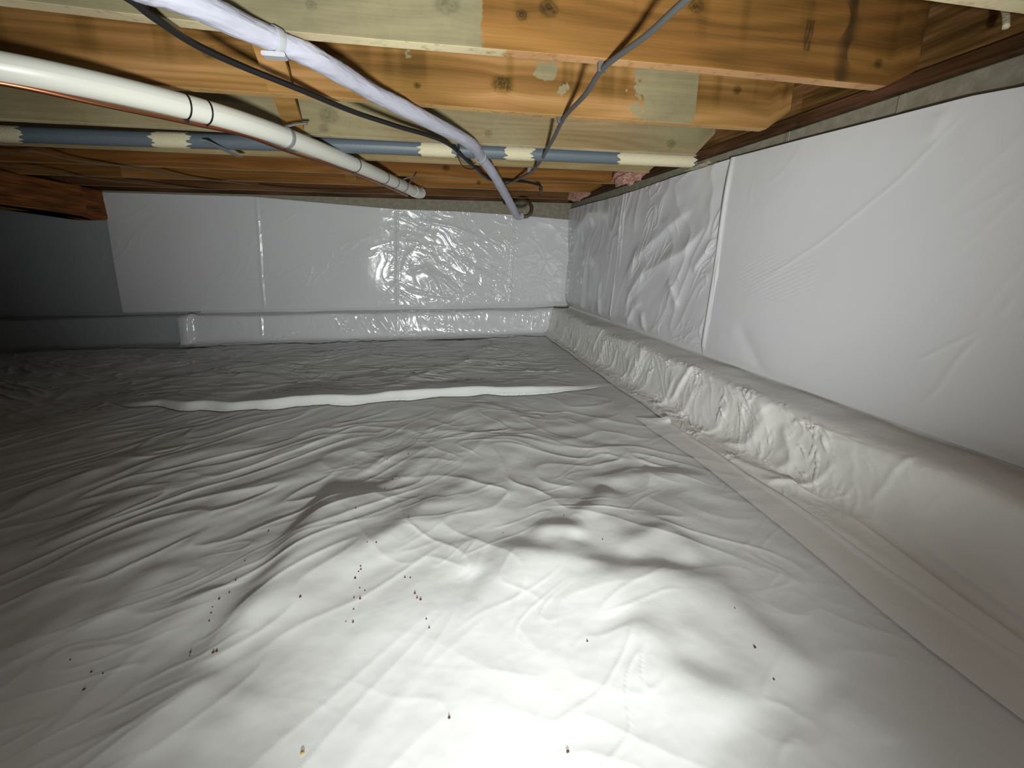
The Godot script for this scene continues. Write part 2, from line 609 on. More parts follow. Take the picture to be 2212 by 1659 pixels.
# ------------------------------------------------------------------ the shell
func build_shell() -> void:
	struct("floor", slab(Vector3(-5.3, -0.25, -4.05), Vector3(1.55, -0.075, 2.8)), M.earth)
	struct("wall_back", slab(Vector3(-5.3, -0.075, -4.0), Vector3(1.5, 1.055, BACK)), M.concrete)
	struct("wall_right", slab(Vector3(RIGHT, -0.075, BACK), Vector3(1.5, 1.055, 2.8)), M.concrete)
	struct("wall_left", slab(Vector3(-5.3, -0.075, BACK), Vector3(-5.05, 1.30, 2.8)), M.concrete)
	struct("wall_front", slab(Vector3(-5.05, -0.075, 2.55), Vector3(RIGHT, 1.30, 2.8)), M.concrete)
	struct("ceiling", slab(Vector3(-5.3, UNDER + DEEP, -4.05), Vector3(1.55, UNDER + DEEP + 0.03, 2.8)), M.sheathing)
	# footings under the sheeting
	struct("trim_1", slab(Vector3(-5.05, -0.075, BACK), Vector3(RIGHT, LEDGE - 0.02, BACK + 0.10)), M.concrete)
	struct("trim_2", slab(Vector3(RIGHT - 0.15, -0.075, BACK + 0.10), Vector3(RIGHT, LEDGE - 0.02, 2.55)), M.concrete)
	# the ridges that the form boards left in the concrete above the sheets
	var back := find_child("wall_back", false, false)
	for x in [-0.55, 0.28, 0.98, 1.16]:
		put("form_ridge", slab(Vector3(x - 0.006, 0.80, BACK - 0.002), Vector3(x + 0.006, 1.053, BACK + 0.004), 0.002), M.concrete, back)
	var side := find_child("wall_right", false, false)
	for z in [-0.62, -1.10, -1.48, -2.02]:
		put("form_ridge", slab(Vector3(RIGHT - 0.004, 0.80, z - 0.006), Vector3(RIGHT + 0.002, 1.053, z + 0.006), 0.002), M.concrete, side)
	# sills and rims
	var a := put("sill_plate", slab(Vector3(-5.05, 1.055, -3.95), Vector3(1.25, 1.09, BACK - 0.012)), M.dark_wood)
	tag(a, "dark wooden sill plate lying along the top of the far concrete wall", "sill plate")
	var b := put("sill_plate", slab(Vector3(RIGHT - 0.022, 1.056, -3.78), Vector3(RIGHT + 0.146, 1.09, 2.5)), M.dark_wood)
	tag(b, "dark brown wooden sill plate along the top of the right concrete wall", "sill plate")
	var c := put("rim_board", slab(Vector3(RIGHT - 0.012, 1.09, -3.88), Vector3(RIGHT + 0.026, UNDER + DEEP, 2.5)), M.rim_wood)
	tag(c, "brown rim board standing on the right sill behind the joist ends", "rim board")
	var d := put("rim_board", slab(Vector3(-5.05, 1.09, -3.93), Vector3(RIGHT + 0.026, UNDER + DEEP, -3.89)), M.rim_wood)
	tag(d, "shadowed rim board standing on the far sill plate", "rim board")
	# the girder on the left
	var t := thing("support_beam", "reddish brown support beam hanging under the joists at far left", "beam")
	var o := PackedVector2Array()
	o.append(Vector2(-3.775, UNDER - 0.002))
	for q in [Vector2(-3.775, 0.872), Vector2(-3.70, 0.862), Vector2(-3.62, 0.852), Vector2(-3.50, 0.872), Vector2(-3.30, 0.878), Vector2(-2.9, 0.862), Vector2(0.0, 0.868), Vector2(2.54, 0.868)]:
		o.append(q)
	o.append(Vector2(2.54, UNDER - 0.002))
	put("timber", prism(o, Vector3(-2.18, 0, 0), Vector3(-2.085, 0, 0), Vector3.BACK, Vector3.UP), M.beam_wood, t)


# ------------------------------------------------------------------ the floor sheet
func build_floor() -> void:
	var us := steps([-5.0, -2.9, 0.06, -1.5, 0.010, -0.9, 0.006, 0.98, 0.0042, 1.09, 0.02])
	var vs := steps([-3.665, -2.2, 0.008, -1.9, 0.0045, -1.2, 0.005, -0.34, 0.0036, 0.1, 0.012, 2.5, 0.06])
	ground = Field.new(us, vs, Vector2(LIGHT_AT.x, LIGHT_AT.z))
	var nu := us.size()
	lay_folds()
	ground.soften(3)
	ground.soften(3)
	ground.soften(2)
	for j in vs.size():
		var z := vs[j]
		for i in nu:
			var x := us[i]
			# broad swells
			var h := noise_a.get_noise_2d(x * 1.3, z * 1.3 + 7.0) * 0.012 + noise_b.get_noise_2d(x * 3.2, z * 3.2) * 0.0045
			# wrinkles that run with the pull of the sheet: towards the upper right on the left side, rounder elsewhere
			var left := smoothstep(0.25, -0.5, x)
			var far := smoothstep(-1.7, -2.4, z)
			var a := crumple(x, z, 0.15, -0.75, 3.2) * 0.0095 * left
			var b := (crumple(x + 4.0, z, 0.24, 0.55, 1.5) * 0.0055 + creases(x + 2.0, z, 0.16, 0.5, 1.8) * 0.0022) * (1.0 - left)
			var c := (crumple(x, z + 3.0, 0.17, 0.2, 2.0) * 0.009 + creases(x, z, 0.09, 0.3, 2.2) * 0.006) * far
			var calm := lerpf(0.3, 1.0, smoothstep(-0.55, -1.15, z)) * lerpf(1.0, 0.75, left)
			h = h * lerpf(0.7, 1.0, calm) + lerpf((a + b) * calm, c, far)
			h += noise_c.get_noise_2d(x * 9.0, z * 9.0) * 0.0007 + creases(x, z, 0.09, -0.6, 2.6) * 0.0010
			ground.h[j * nu + i] += h
	# the sheet lies flat and low where the ledge sheet laps over it
	for j in vs.size():
		for i in nu:
			var k := j * nu + i
			var f := 1.0 - 0.72 * smoothstep(0.76, 0.92, us[i])
			ground.h[k] = maxf(ground.h[k] * f, -0.055)
	flap()
	var p := PackedVector3Array()
	p.resize(nu * vs.size())
	for j in vs.size():
		for i in nu:
			p[j * nu + i] = Vector3(us[i], ground.h[j * nu + i], vs[j])
	var o := put("floor_liner", sheet(p, nu, vs.size(), true), M.floor_film)
	tag(o, "wrinkled white plastic vapour barrier sheet spread over the whole floor", "plastic sheet")


func fold(a: float, wn: float, wf: float, pts: Array) -> void:
	ground.fold(a * 0.74, wn, wf, pts)


# The long lap across the floor: rises steeply towards the viewer, rolls off behind
func flap() -> void:
	var line := [Vector2(-1.52, -2.26), Vector2(-1.177, -2.137), Vector2(-0.98, -2.05), Vector2(-0.795, -2.005), Vector2(-0.444, -2.012), Vector2(-0.127, -2.041), Vector2(0.273, -2.045), Vector2(0.62, -2.015), Vector2(0.99, -2.10)]
	var nu := ground.us.size()
	for j in ground.vs.size():
		var z := ground.vs[j]
		if z < -2.75 or z > -1.85:
			continue
		for i in nu:
			var x := ground.us[i]
			if x < -1.52 or x > 0.99:
				continue
			var zz := -2.05
			for k in line.size() - 1:
				var a: Vector2 = line[k]
				var b: Vector2 = line[k + 1]
				if x >= a.x and x <= b.x:
					zz = lerpf(a.y, b.y, smoothstep(0.0, 1.0, (x - a.x) / (b.x - a.x)))
			zz += noise_b.get_noise_2d(x * 5.0, 1.0) * 0.012
			var s := (x + 1.52) / 2.51
			var tall := 0.036 * smoothstep(0.0, 0.3, s) * smoothstep(1.0, 0.72, s) * (1.0 + 0.25 * noise_a.get_noise_2d(x * 3.0, 0.0))
			var d := zz - z    # > 0 behind the lap
			if d > 0.0:
				var rise := smoothstep(0.0, 0.032, d)
				ground.h[j * nu + i] = ground.h[j * nu + i] * (1.0 - 0.7 * exp(-d / 0.1)) + tall * rise * exp(-pow(maxf(0.0, d - 0.032) / 0.16, 1.3))
			elif d > -0.03:
				ground.h[j * nu + i] -= 0.010 * smoothstep(-0.03, 0.0, d) * smoothstep(0.0, 0.01, tall)


func lay_folds() -> void:
	fold(0.012, 0.03, 0.05, [Vector2(-1.139, -1.322), Vector2(-1.027, -1.363), Vector2(-1.011, -1.449), Vector2(-0.974, -1.538), Vector2(-0.871, -1.571)])
	fold(0.012, 0.03, 0.05, [Vector2(-0.888, -1.050), Vector2(-0.839, -1.129), Vector2(-0.814, -1.207), Vector2(-0.747, -1.263)])
	fold(0.01, 0.03, 0.04, [Vector2(-0.876, -1.380), Vector2(-0.835, -1.494), Vector2(-0.721, -1.542), Vector2(-0.577, -1.632)])
	fold(0.006, 0.012, 0.02, [Vector2(-0.628, -1.407), Vector2(-0.581, -1.463), Vector2(-0.532, -1.507)])
	fold(0.01, 0.03, 0.04, [Vector2(-0.624, -1.216), Vector2(-0.530, -1.273), Vector2(-0.397, -1.332), Vector2(-0.333, -1.416), Vector2(-0.222, -1.448)])
	fold(0.008, 0.02, 0.03, [Vector2(-0.538, -1.455), Vector2(-0.453, -1.568), Vector2(-0.341, -1.631)])
	fold(0.008, 0.02, 0.03, [Vector2(-0.343, -1.471), Vector2(-0.218, -1.544), Vector2(-0.124, -1.590), Vector2(-0.058, -1.623)])
	fold(0.008, 0.02, 0.03, [Vector2(-0.619, -1.106), Vector2(-0.540, -1.143), Vector2(-0.458, -1.196), Vector2(-0.407, -1.223)])
	fold(0.012, 0.03, 0.05, [Vector2(-0.797, -0.856), Vector2(-0.758, -0.896), Vector2(-0.735, -0.959), Vector2(-0.687, -0.995), Vector2(-0.616, -0.998)])
	fold(0.01, 0.03, 0.04, [Vector2(-0.689, -0.725), Vector2(-0.680, -0.780), Vector2(-0.670, -0.879), Vector2(-0.642, -0.899)])
	fold(0.012, 0.025, 0.05, [Vector2(-0.641, -0.772), Vector2(-0.604, -0.818), Vector2(-0.575, -0.914), Vector2(-0.557, -0.970)])
	fold(0.01, 0.03, 0.04, [Vector2(-0.490, -0.743), Vector2(-0.460, -0.790), Vector2(-0.439, -0.834), Vector2(-0.432, -0.859)])
	fold(0.003, 0.006, 0.01, [Vector2(-1.524, -2.049), Vector2(-1.333, -1.887), Vector2(-1.125, -1.736), Vector2(-0.957, -1.605), Vector2(-0.712, -1.423)])
	fold(0.006, 0.02, 0.025, [Vector2(-0.242, -1.772), Vector2(0.003, -1.650), Vector2(0.198, -1.538), Vector2(0.422, -1.418), Vector2(0.573, -1.346), Vector2(0.693, -1.274)])
	fold(0.005, 0.012, 0.05, [Vector2(-0.312, -1.301), Vector2(-0.335, -1.172), Vector2(-0.360, -1.108), Vector2(-0.370, -1.062), Vector2(-0.386, -0.945), Vector2(-0.394, -0.825), Vector2(-0.401, -0.779)])
	fold(0.032, 0.12, 0.04, [Vector2(-0.251, -1.246), Vector2(-0.275, -1.103), Vector2(-0.294, -0.987), Vector2(-0.311, -0.863), Vector2(-0.333, -0.789), Vector2(-0.356, -0.697)])
	fold(0.01, 0.018, 0.04, [Vector2(-0.321, -0.800), Vector2(-0.340, -0.766), Vector2(-0.341, -0.719), Vector2(-0.356, -0.660)])
	fold(0.014, 0.05, 0.05, [Vector2(-0.343, -0.646), Vector2(-0.374, -0.622), Vector2(-0.410, -0.586), Vector2(-0.418, -0.560), Vector2(-0.429, -0.521)])
	fold(0.008, 0.02, 0.03, [Vector2(-0.276, -0.603), Vector2(-0.297, -0.570), Vector2(-0.302, -0.567)])
	fold(0.008, 0.02, 0.03, [Vector2(-0.305, -0.558), Vector2(-0.329, -0.542), Vector2(-0.337, -0.535)])
	fold(0.01, 0.02, 0.04, [Vector2(-0.220, -0.875), Vector2(-0.162, -0.926), Vector2(-0.101, -0.975), Vector2(-0.062, -1.029), Vector2(-0.024, -1.082), Vector2(0.035, -1.094), Vector2(0.110, -1.087)])
	fold(0.01, 0.05, 0.02, [Vector2(-0.227, -0.846), Vector2(-0.150, -0.907), Vector2(-0.082, -0.974), Vector2(-0.039, -1.015), Vector2(0.019, -1.014)])
	fold(0.006, 0.014, 0.03, [Vector2(-0.131, -1.126), Vector2(-0.091, -1.178), Vector2(-0.047, -1.224)])
	fold(0.006, 0.014, 0.03, [Vector2(0.041, -1.137), Vector2(0.093, -1.181), Vector2(0.141, -1.220)])
	fold(0.01, 0.02, 0.03, [Vector2(-0.322, -1.288), Vector2(-0.239, -1.348), Vector2(-0.145, -1.415), Vector2(-0.071, -1.456), Vector2(0.055, -1.472)])
	fold(0.008, 0.03, 0.02, [Vector2(-0.224, -1.071), Vector2(-0.198, -1.134), Vector2(-0.132, -1.224), Vector2(-0.069, -1.332), Vector2(-0.009, -1.464)])
	fold(0.005, 0.014, 0.024, [Vector2(0.165, -1.210), Vector2(0.227, -1.276), Vector2(0.303, -1.385)])
	fold(0.031, 0.12, 0.045, [Vector2(0.120, -0.893), Vector2(0.151, -0.880), Vector2(0.205, -0.832), Vector2(0.285, -0.804), Vector2(0.324, -0.771), Vector2(0.357, -0.747), Vector2(0.419, -0.724), Vector2(0.488, -0.715), Vector2(0.548, -0.725)])
	fold(0.02, 0.05, 0.03, [Vector2(0.242, -0.940), Vector2(0.283, -0.917), Vector2(0.326, -0.904), Vector2(0.350, -0.872)])
	fold(0.008, 0.02, 0.015, [Vector2(0.279, -0.862), Vector2(0.317, -0.842), Vector2(0.350, -0.811)])
	fold(0.005, 0.014, 0.024, [Vector2(0.293, -1.148), Vector2(0.281, -1.046), Vector2(0.284, -0.984), Vector2(0.289, -0.941)])
	fold(0.018, 0.05, 0.03, [Vector2(0.352, -0.982), Vector2(0.386, -0.971), Vector2(0.432, -0.989), Vector2(0.508, -1.088)])
	fold(0.02, 0.06, 0.035, [Vector2(0.492, -1.104), Vector2(0.549, -1.136), Vector2(0.618, -1.153), Vector2(0.722, -1.118), Vector2(0.843, -1.066)])
	fold(0.015, 0.05, 0.025, [Vector2(0.404, -0.808), Vector2(0.491, -0.844), Vector2(0.554, -0.860), Vector2(0.569, -0.794), Vector2(0.559, -0.715)])
	fold(0.01, 0.03, 0.02, [Vector2(0.439, -0.944), Vector2(0.437, -0.883), Vector2(0.429, -0.812), Vector2(0.455, -0.774)])
	fold(0.02, 0.07, 0.035, [Vector2(0.557, -0.739), Vector2(0.557, -0.673), Vector2(0.556, -0.604), Vector2(0.559, -0.543), Vector2(0.575, -0.487), Vector2(0.600, -0.439)])
	fold(0.018, 0.07, 0.035, [Vector2(0.333, -0.636), Vector2(0.346, -0.605), Vector2(0.371, -0.569), Vector2(0.367, -0.518), Vector2(0.392, -0.480), Vector2(0.439, -0.447), Vector2(0.446, -0.403)])
	fold(0.01, 0.04, 0.03, [Vector2(0.357, -0.747), Vector2(0.348, -0.681), Vector2(0.341, -0.623)])
	fold(0.008, 0.03, 0.03, [Vector2(0.442, -0.603), Vector2(0.455, -0.538), Vector2(0.480, -0.488), Vector2(0.498, -0.428)])
	fold(0.008, 0.05, 0.04, [Vector2(0.579, -0.428), Vector2(0.603, -0.359), Vector2(0.618, -0.315)])
	fold(0.012, 0.06, 0.03, [Vector2(0.070, -0.935), Vector2(0.082, -0.839), Vector2(0.087, -0.800)])
	fold(0.008, 0.03, 0.03, [Vector2(0.014, -1.761), Vector2(0.169, -1.789), Vector2(0.239, -1.867), Vector2(0.334, -1.818), Vector2(0.431, -1.630)])
	fold(0.008, 0.02, 0.03, [Vector2(0.129, -1.565), Vector2(0.241, -1.615), Vector2(0.350, -1.698)])
	fold(0.01, 0.03, 0.03, [Vector2(0.342, -1.571), Vector2(0.507, -1.449), Vector2(0.640, -1.341), Vector2(0.742, -1.302)])
	fold(0.006, 0.02, 0.03, [Vector2(0.454, -1.575), Vector2(0.613, -1.595), Vector2(0.794, -1.643)])
	fold(0.014, 0.02, 0.03, [Vector2(0.225, -1.922), Vector2(0.282, -2.023), Vector2(0.335, -1.942)])
	fold(0.012, 0.03, 0.05, [Vector2(-0.192, -2.082), Vector2(-0.044, -2.384), Vector2(0.230, -2.654), Vector2(0.562, -3.257), Vector2(1.042, -3.694)])
	fold(0.008, 0.03, 0.06, [Vector2(-1.475, -3.367), Vector2(-1.189, -2.910), Vector2(-0.935, -2.595), Vector2(-0.665, -2.452)])
	fold(0.008, 0.03, 0.05, [Vector2(-0.654, -2.405), Vector2(-0.342, -2.487), Vector2(-0.044, -2.338), Vector2(0.208, -2.416)])
	fold(0.008, 0.03, 0.05, [Vector2(-0.604, -2.865), Vector2(-0.397, -2.958), Vector2(-0.166, -2.986)])
	fold(0.008, 0.03, 0.05, [Vector2(0.451, -2.614), Vector2(0.737, -2.824), Vector2(1.014, -3.089)])
	fold(0.006, 0.03, 0.05, [Vector2(0.201, -2.339), Vector2(0.527, -2.430), Vector2(0.884, -2.420)])
	fold(0.006, 0.03, 0.05, [Vector2(-1.738, -2.896), Vector2(-1.674, -3.255), Vector2(-1.475, -3.367)])


# ------------------------------------------------------------------ the sheets over the footing ledge
# A profile of points (out, up), smoothed, looked up by 0..1
func along(profile: PackedVector3Array, t: float) -> Vector3:
	var f := clampf(t, 0.0, 1.0) * (profile.size() - 1)
	var i := mini(int(f), profile.size() - 2)
	return profile[i].lerp(profile[i + 1], f - i)


func build_ledges() -> void:
	# right ledge: from the wall across the top, down the face and out over the floor to the seam
	var zs := steps([-3.70, -0.3, 0.0055, 0.2, 0.02, 2.5, 0.08])
	var ts := steps([0.0, 0.14, 0.012, 0.34, 0.008, 1.0, 0.0105])
	var f := Field.new(ts, zs, Vector2(0.75, -0.2))
	var seam := [Vector2(-3.75, 1.00), Vector2(-3.4, 0.985), Vector2(-2.2, 0.962), Vector2(-1.58, 0.945), Vector2(-1.2, 0.955), Vector2(-0.9, 0.945), Vector2(-0.66, 0.945), Vector2(-0.4, 0.952), Vector2(2.6, 0.95)]
	for j in zs.size():
		var z := zs[j]
		for i in ts.size():
			var t := ts[i]
			var face := smoothstep(0.26, 0.36, t)
			var near := smoothstep(-1.0, -0.7, z)
			var h := crumple(t * 0.42 + 1.0, z, 0.10, 1.0, 1.4) * 0.0035 * face * (1.0 - 0.75 * near)
			h += creases(t * 0.42, z + 2.0, 0.05, 0.5, 1.8) * 0.007 * face * (1.0 - 0.8 * near)
			h += creases(t * 0.42 + 3.0, z, 0.03, 1.2, 1.6) * 0.003 * face * (1.0 - 0.8 * near)
			h += noise_a.get_noise_2d(t * 3.0, z * 2.2) * 0.006 * (0.35 + face)
			h += noise_b.get_noise_2d(t * 4.0, z * 5.0) * 0.003 * (1.0 - face)
			h += 0.006 * exp(-pow((z + 3.62) / 0.07, 2.0)) * (0.5 + sin(z * 150.0 + t * 9.0 + sin(z * 40.0) * 2.0)) * face
			f.h[j * ts.size() + i] = h
	# the folds one can point at: (t, z)
	f.fold(0.010, 0.012, 0.03, [Vector2(0.30, -1.60), Vector2(0.45, -1.62), Vector2(0.62, -1.66), Vector2(0.70, -1.70)])
	f.fold(0.007, 0.008, 0.02, [Vector2(0.30, -2.56), Vector2(0.5, -2.58), Vector2(0.66, -2.62)])
	f.fold(0.012, 0.03, 0.05, [Vector2(0.32, -2.05), Vector2(0.5, -2.02), Vector2(0.7, -2.10)])
	f.fold(0.012, 0.03, 0.04, [Vector2(0.36, -1.22), Vector2(0.52, -1.16), Vector2(0.66, -1.20), Vector2(0.8, -1.30)])
	f.fold(0.010, 0.02, 0.03, [Vector2(0.50, -1.10), Vector2(0.62, -1.02), Vector2(0.74, -1.06)])
	f.fold(0.008, 0.03, 0.05, [Vector2(0.97, -1.28), Vector2(0.88, -1.10), Vector2(0.78, -0.98), Vector2(0.72, -0.88)])
	f.fold(0.008, 0.03, 0.05, [Vector2(0.98, -1.05), Vector2(0.86, -1.00), Vector2(0.74, -0.92)])
	f.fold(0.008, 0.006, 0.02, [Vector2(0.95, -1.02), Vector2(0.82, -0.985), Vector2(0.66, -0.93), Vector2(0.55, -0.90)])
	f.fold(0.016, 0.05, 0.06, [Vector2(0.70, -0.86), Vector2(0.79, -0.70), Vector2(0.86, -0.52), Vector2(0.89, -0.36)])
	f.fold(0.012, 0.035, 0.04, [Vector2(0.60, -0.74), Vector2(0.67, -0.60), Vector2(0.72, -0.45), Vector2(0.75, -0.30)])
	f.fold(0.004, 0.006, 0.012, [Vector2(0.30, -0.735), Vector2(0.42, -0.745), Vector2(0.55, -0.765), Vector2(0.64, -0.79)])
	for k in 12:
		var z := -3.45 + k * 0.19 + rng.randf_range(-0.03, 0.03)
		var t := rng.randf_range(0.60, 0.70)
		f.fold(rng.randf_range(0.003, 0.007), 0.012, rng.randf_range(0.02, 0.045), [Vector2(t - 0.16, z + 0.02), Vector2(t, z), Vector2(t + rng.randf_range(0.12, 0.30), z - rng.randf_range(0.02, 0.09))])
	var p := PackedVector3Array()
	p.resize(ts.size() * zs.size())
	for j in zs.size():
		var z := zs[j]
		var edge := 0.95
		for k in seam.size() - 1:
			if z >= seam[k].x and z <= seam[k + 1].x:
				edge = lerpf(seam[k].y, seam[k + 1].y, (z - seam[k].x) / (seam[k + 1].x - seam[k].x))
		edge += noise_a.get_noise_2d(z * 4.0, 3.0) * 0.008
		var wob := noise_a.get_noise_2d(z * 2.0, 8.0) * 0.006
		var prof := smooth_path([Vector3(1.242, LEDGE + 0.02, 0), Vector3(1.234, LEDGE + 0.004, 0), Vector3(1.20, LEDGE + wob * 0.5, 0), Vector3(1.11, LEDGE + 0.002 + wob, 0), Vector3(1.078 + wob, LEDGE - 0.006 + wob, 0), Vector3(1.068 + wob, LEDGE - 0.03, 0),
			Vector3(1.060, 0.13, 0), Vector3(1.050, 0.06, 0), Vector3(1.035, 0.022, 0), Vector3(1.010, 0.008, 0), Vector3(lerpf(1.0, edge, 0.5), 0.006, 0), Vector3(edge, 0.004, 0)], 8)
		for i in ts.size():
			var t := ts[i]
			var q := along(prof, t)
			var n := along(prof, t + 0.02) - along(prof, t - 0.02)
			var out := Vector2(-n.y, n.x).normalized() * -1.0
			var fade := smoothstep(0.0, 0.12, t) * (0.2 + 0.8 * smoothstep(1.0, 0.9, t))
			var h := f.h[j * ts.size() + i] * fade
			var x := q.x + out.x * h
			var y := q.y + out.y * h
			if t > 0.6:
				var g := maxf(ground.at(x, z), ground.at(x - 0.01, z)) + 0.004
				y = maxf(y, g)
			p[j * ts.size() + i] = Vector3(x, y, z)
	var o := put("ledge_liner", sheet(p, ts.size(), zs.size(), true), M.ledge_film)
	tag(o, "creased white plastic sheet wrapped over the long ledge below the right wall", "plastic sheet")

	# far ledge: a glossy sheet on the right, an older duller one on the left
	back_ledge(-1.72, 1.12, 0.007, "glossy creased white plastic sheet wrapped over the ledge below the far wall", M.back_film, 0.0)
	back_ledge(-5.0, -1.62, 0.012, "dim plastic sheet over the far ledge on the left, tucked under the glossy one", M.dull_film, 0.008)
	# the tape along the seam
	tape()


func back_ledge(x0: float, x1: float, fine: float, label: String, mat: Material, back: float) -> void:
	var xs := steps([x0, x1, fine])
	var ts := steps([0.0, 1.0, 0.014])
	var f := Field.new(ts, xs, Vector2(0.8, 0.2))
	var glossy := back == 0.0
	for j in xs.size():
		var x := xs[j]
		for i in ts.size():
			var t := ts[i]
			var face := smoothstep(0.22, 0.36, t)
			var h := noise_a.get_noise_2d(t * 3.0, x * 2.0) * 0.005
			if glossy:
				h += crumple(t * 0.36, x, 0.10, 0.7, 1.8) * 0.005 * face * (0.4 + 0.6 * smoothstep(-0.9, -0.2, x))
				h += creases(t * 0.36, x + 5.0, 0.045, 1.2, 2.4) * 0.005 * face
			else:
				h += crumple(t * 0.36, x, 0.09, 1.2, 1.5) * 0.004 * face
			f.h[j * ts.size() + i] = h
	if glossy:
		f.fold(0.016, 0.02, 0.05, [Vector2(0.25, -1.62), Vector2(0.5, -1.66), Vector2(0.8, -1.67)])
		f.fold(0.006, 0.006, 0.012, [Vector2(0.30, -1.17), Vector2(0.75, -1.18)])
		f.fold(0.006, 0.006, 0.012, [Vector2(0.30, -0.18), Vector2(0.75, -0.19)])
		f.fold(0.012, 0.012, 0.03, [Vector2(0.34, -0.42), Vector2(0.5, -0.34), Vector2(0.74, -0.24)])
		f.fold(0.010, 0.010, 0.025, [Vector2(0.36, -0.36), Vector2(0.6, -0.28), Vector2(0.76, -0.20)])
		for k in 9:
			f.fold(rng.randf_range(0.006, 0.014), 0.010, 0.02, [Vector2(0.26, 0.92 + k * 0.022), Vector2(0.5, 0.93 + k * 0.02), Vector2(0.75, 0.90 + k * 0.022)])
	var p := PackedVector3Array()
	p.resize(ts.size() * xs.size())
	for j in xs.size():
		var x := xs[j]
		var lift := 0.0
		if glossy:
			# its loose left end curls up off the ledge
			lift = 0.020 * exp(-pow((x + 1.70) / 0.06, 2.0))
		var wob := noise_a.get_noise_2d(x * 1.6, 4.0) * 0.004
		var prof := smooth_path([Vector3(BACK + 0.012, LEDGE + 0.02, 0), Vector3(BACK + 0.02, LEDGE + 0.004, 0), Vector3(BACK + 0.05, LEDGE, 0), Vector3(BACK + 0.10, LEDGE + wob, 0), Vector3(BACK + 0.122 + lift, LEDGE - 0.008 + wob, 0), Vector3(BACK + 0.130 + lift - back, LEDGE - 0.035, 0),
			Vector3(BACK + 0.134 + lift - back, 0.11, 0), Vector3(BACK + 0.140 + lift - back, 0.05, 0), Vector3(BACK + 0.155 + lift - back, 0.018, 0), Vector3(BACK + 0.185, 0.006, 0), Vector3(BACK + 0.23, 0.004, 0)], 8)
		for i in ts.size():
			var t := ts[i]
			var q := along(prof, t)
			var n := along(prof, t + 0.02) - along(prof, t - 0.02)
			var out := Vector2(-n.y, n.x).normalized()
			var h := f.h[j * ts.size() + i] * smoothstep(0.0, 0.14, t) * (0.2 + 0.8 * smoothstep(1.0, 0.85, t))
			var z := q.x + out.x * h
			var y := q.y + out.y * h
			if t > 0.55:
				y = maxf(y, maxf(ground.at(x, z), ground.at(x, z + 0.01)) + (0.004 if glossy else 0.002))
			p[j * ts.size() + i] = Vector3(x, y, z)
	var o := put("ledge_liner", sheet(p, ts.size(), xs.size(), false), mat)
	tag(o, label, "plastic sheet")


func tape() -> void:
	var inner := [Vector2(-1.62, 0.838), Vector2(-1.22, 0.862), Vector2(-0.89, 0.843), Vector2(-0.65, 0.832), Vector2(-0.47, 0.822), Vector2(-0.2, 0.82), Vector2(1.2, 0.82)]
	var zs := steps([-1.60, -0.2, 0.006, 1.2, 0.05])
	var ts := steps([0.0, 1.0, 0.05])
	var p := PackedVector3Array()
	for z in zs:
		var a := 0.83
		for k in inner.size() - 1:
			if z >= inner[k].x and z <= inner[k + 1].x:
				a = lerpf(inner[k].y, inner[k + 1].y, (z - inner[k].x) / (inner[k + 1].x - inner[k].x))
		var b := 0.953 + noise_a.get_noise_2d(z * 3.0, 6.0) * 0.006
		var slope := smoothstep(-1.50, -1.60, z)
		for t in ts:
			var x := lerpf(a, b, t)
			var y := ground.at(x, z) + 0.0035
			y = maxf(y, ground.at(x - 0.012, z) + 0.0025)
			# the seam sheet's edge lies under the outer third
			y += 0.004 * smoothstep(0.82, 0.95, t)
			# the free end has lifted and turned over at its outer corner
			y += slope * (0.002 + 0.012 * t * t)
			p.append(Vector3(x, y, z + slope * 0.05 * t))
	var o := put("seam_tape", sheet(p, ts.size(), zs.size(), true), M.tape)
	tag(o, "wide strip of pale tape over the floor seam beside the right ledge, end lifted", "tape")


# ------------------------------------------------------------------ the sheets on the walls
func top_line(list: Array, u: float) -> float:
	for k in list.size() - 1:
		if u <= list[k + 1].x:
			return lerpf(list[k].y, list[k + 1].y, clampf((u - list[k].x) / (list[k + 1].x - list[k].x), 0.0, 1.0))
	return list[list.size() - 1].y


# wall: 0 the far one (u = x), 1 the right one (u = z). lean slants the two side edges: [bottom u0, top u0, bottom u1, top u1].
func wall_sheet(f: Field, wall: int, lean: Array, tops: Array, off: float, mat: Material, label: String) -> void:
	var nu := f.us.size()
	var nv := f.vs.size()
	var p := PackedVector3Array()
	p.resize(nu * nv)
	for j in nv:
		var v := f.vs[j]
		for i in nu:
			var u := f.us[i]
			var s := (u - f.us[0]) / (f.us[nu - 1] - f.us[0])
			var r := lerpf(lerpf(lean[0], lean[1], v), lerpf(lean[2], lean[3], v), s)
			var y := lerpf(LEDGE + 0.012, top_line(tops, r), v)
			var d := off + f.h[j * nu + i] * smoothstep(0.0, 0.06, v)
			p[j * nu + i] = Vector3(r, y, BACK + d) if wall == 0 else Vector3(RIGHT - d, y, r)
	var o := put("wall_liner", sheet(p, nu, nv, wall == 1), mat)
	tag(o, label, "plastic sheet")


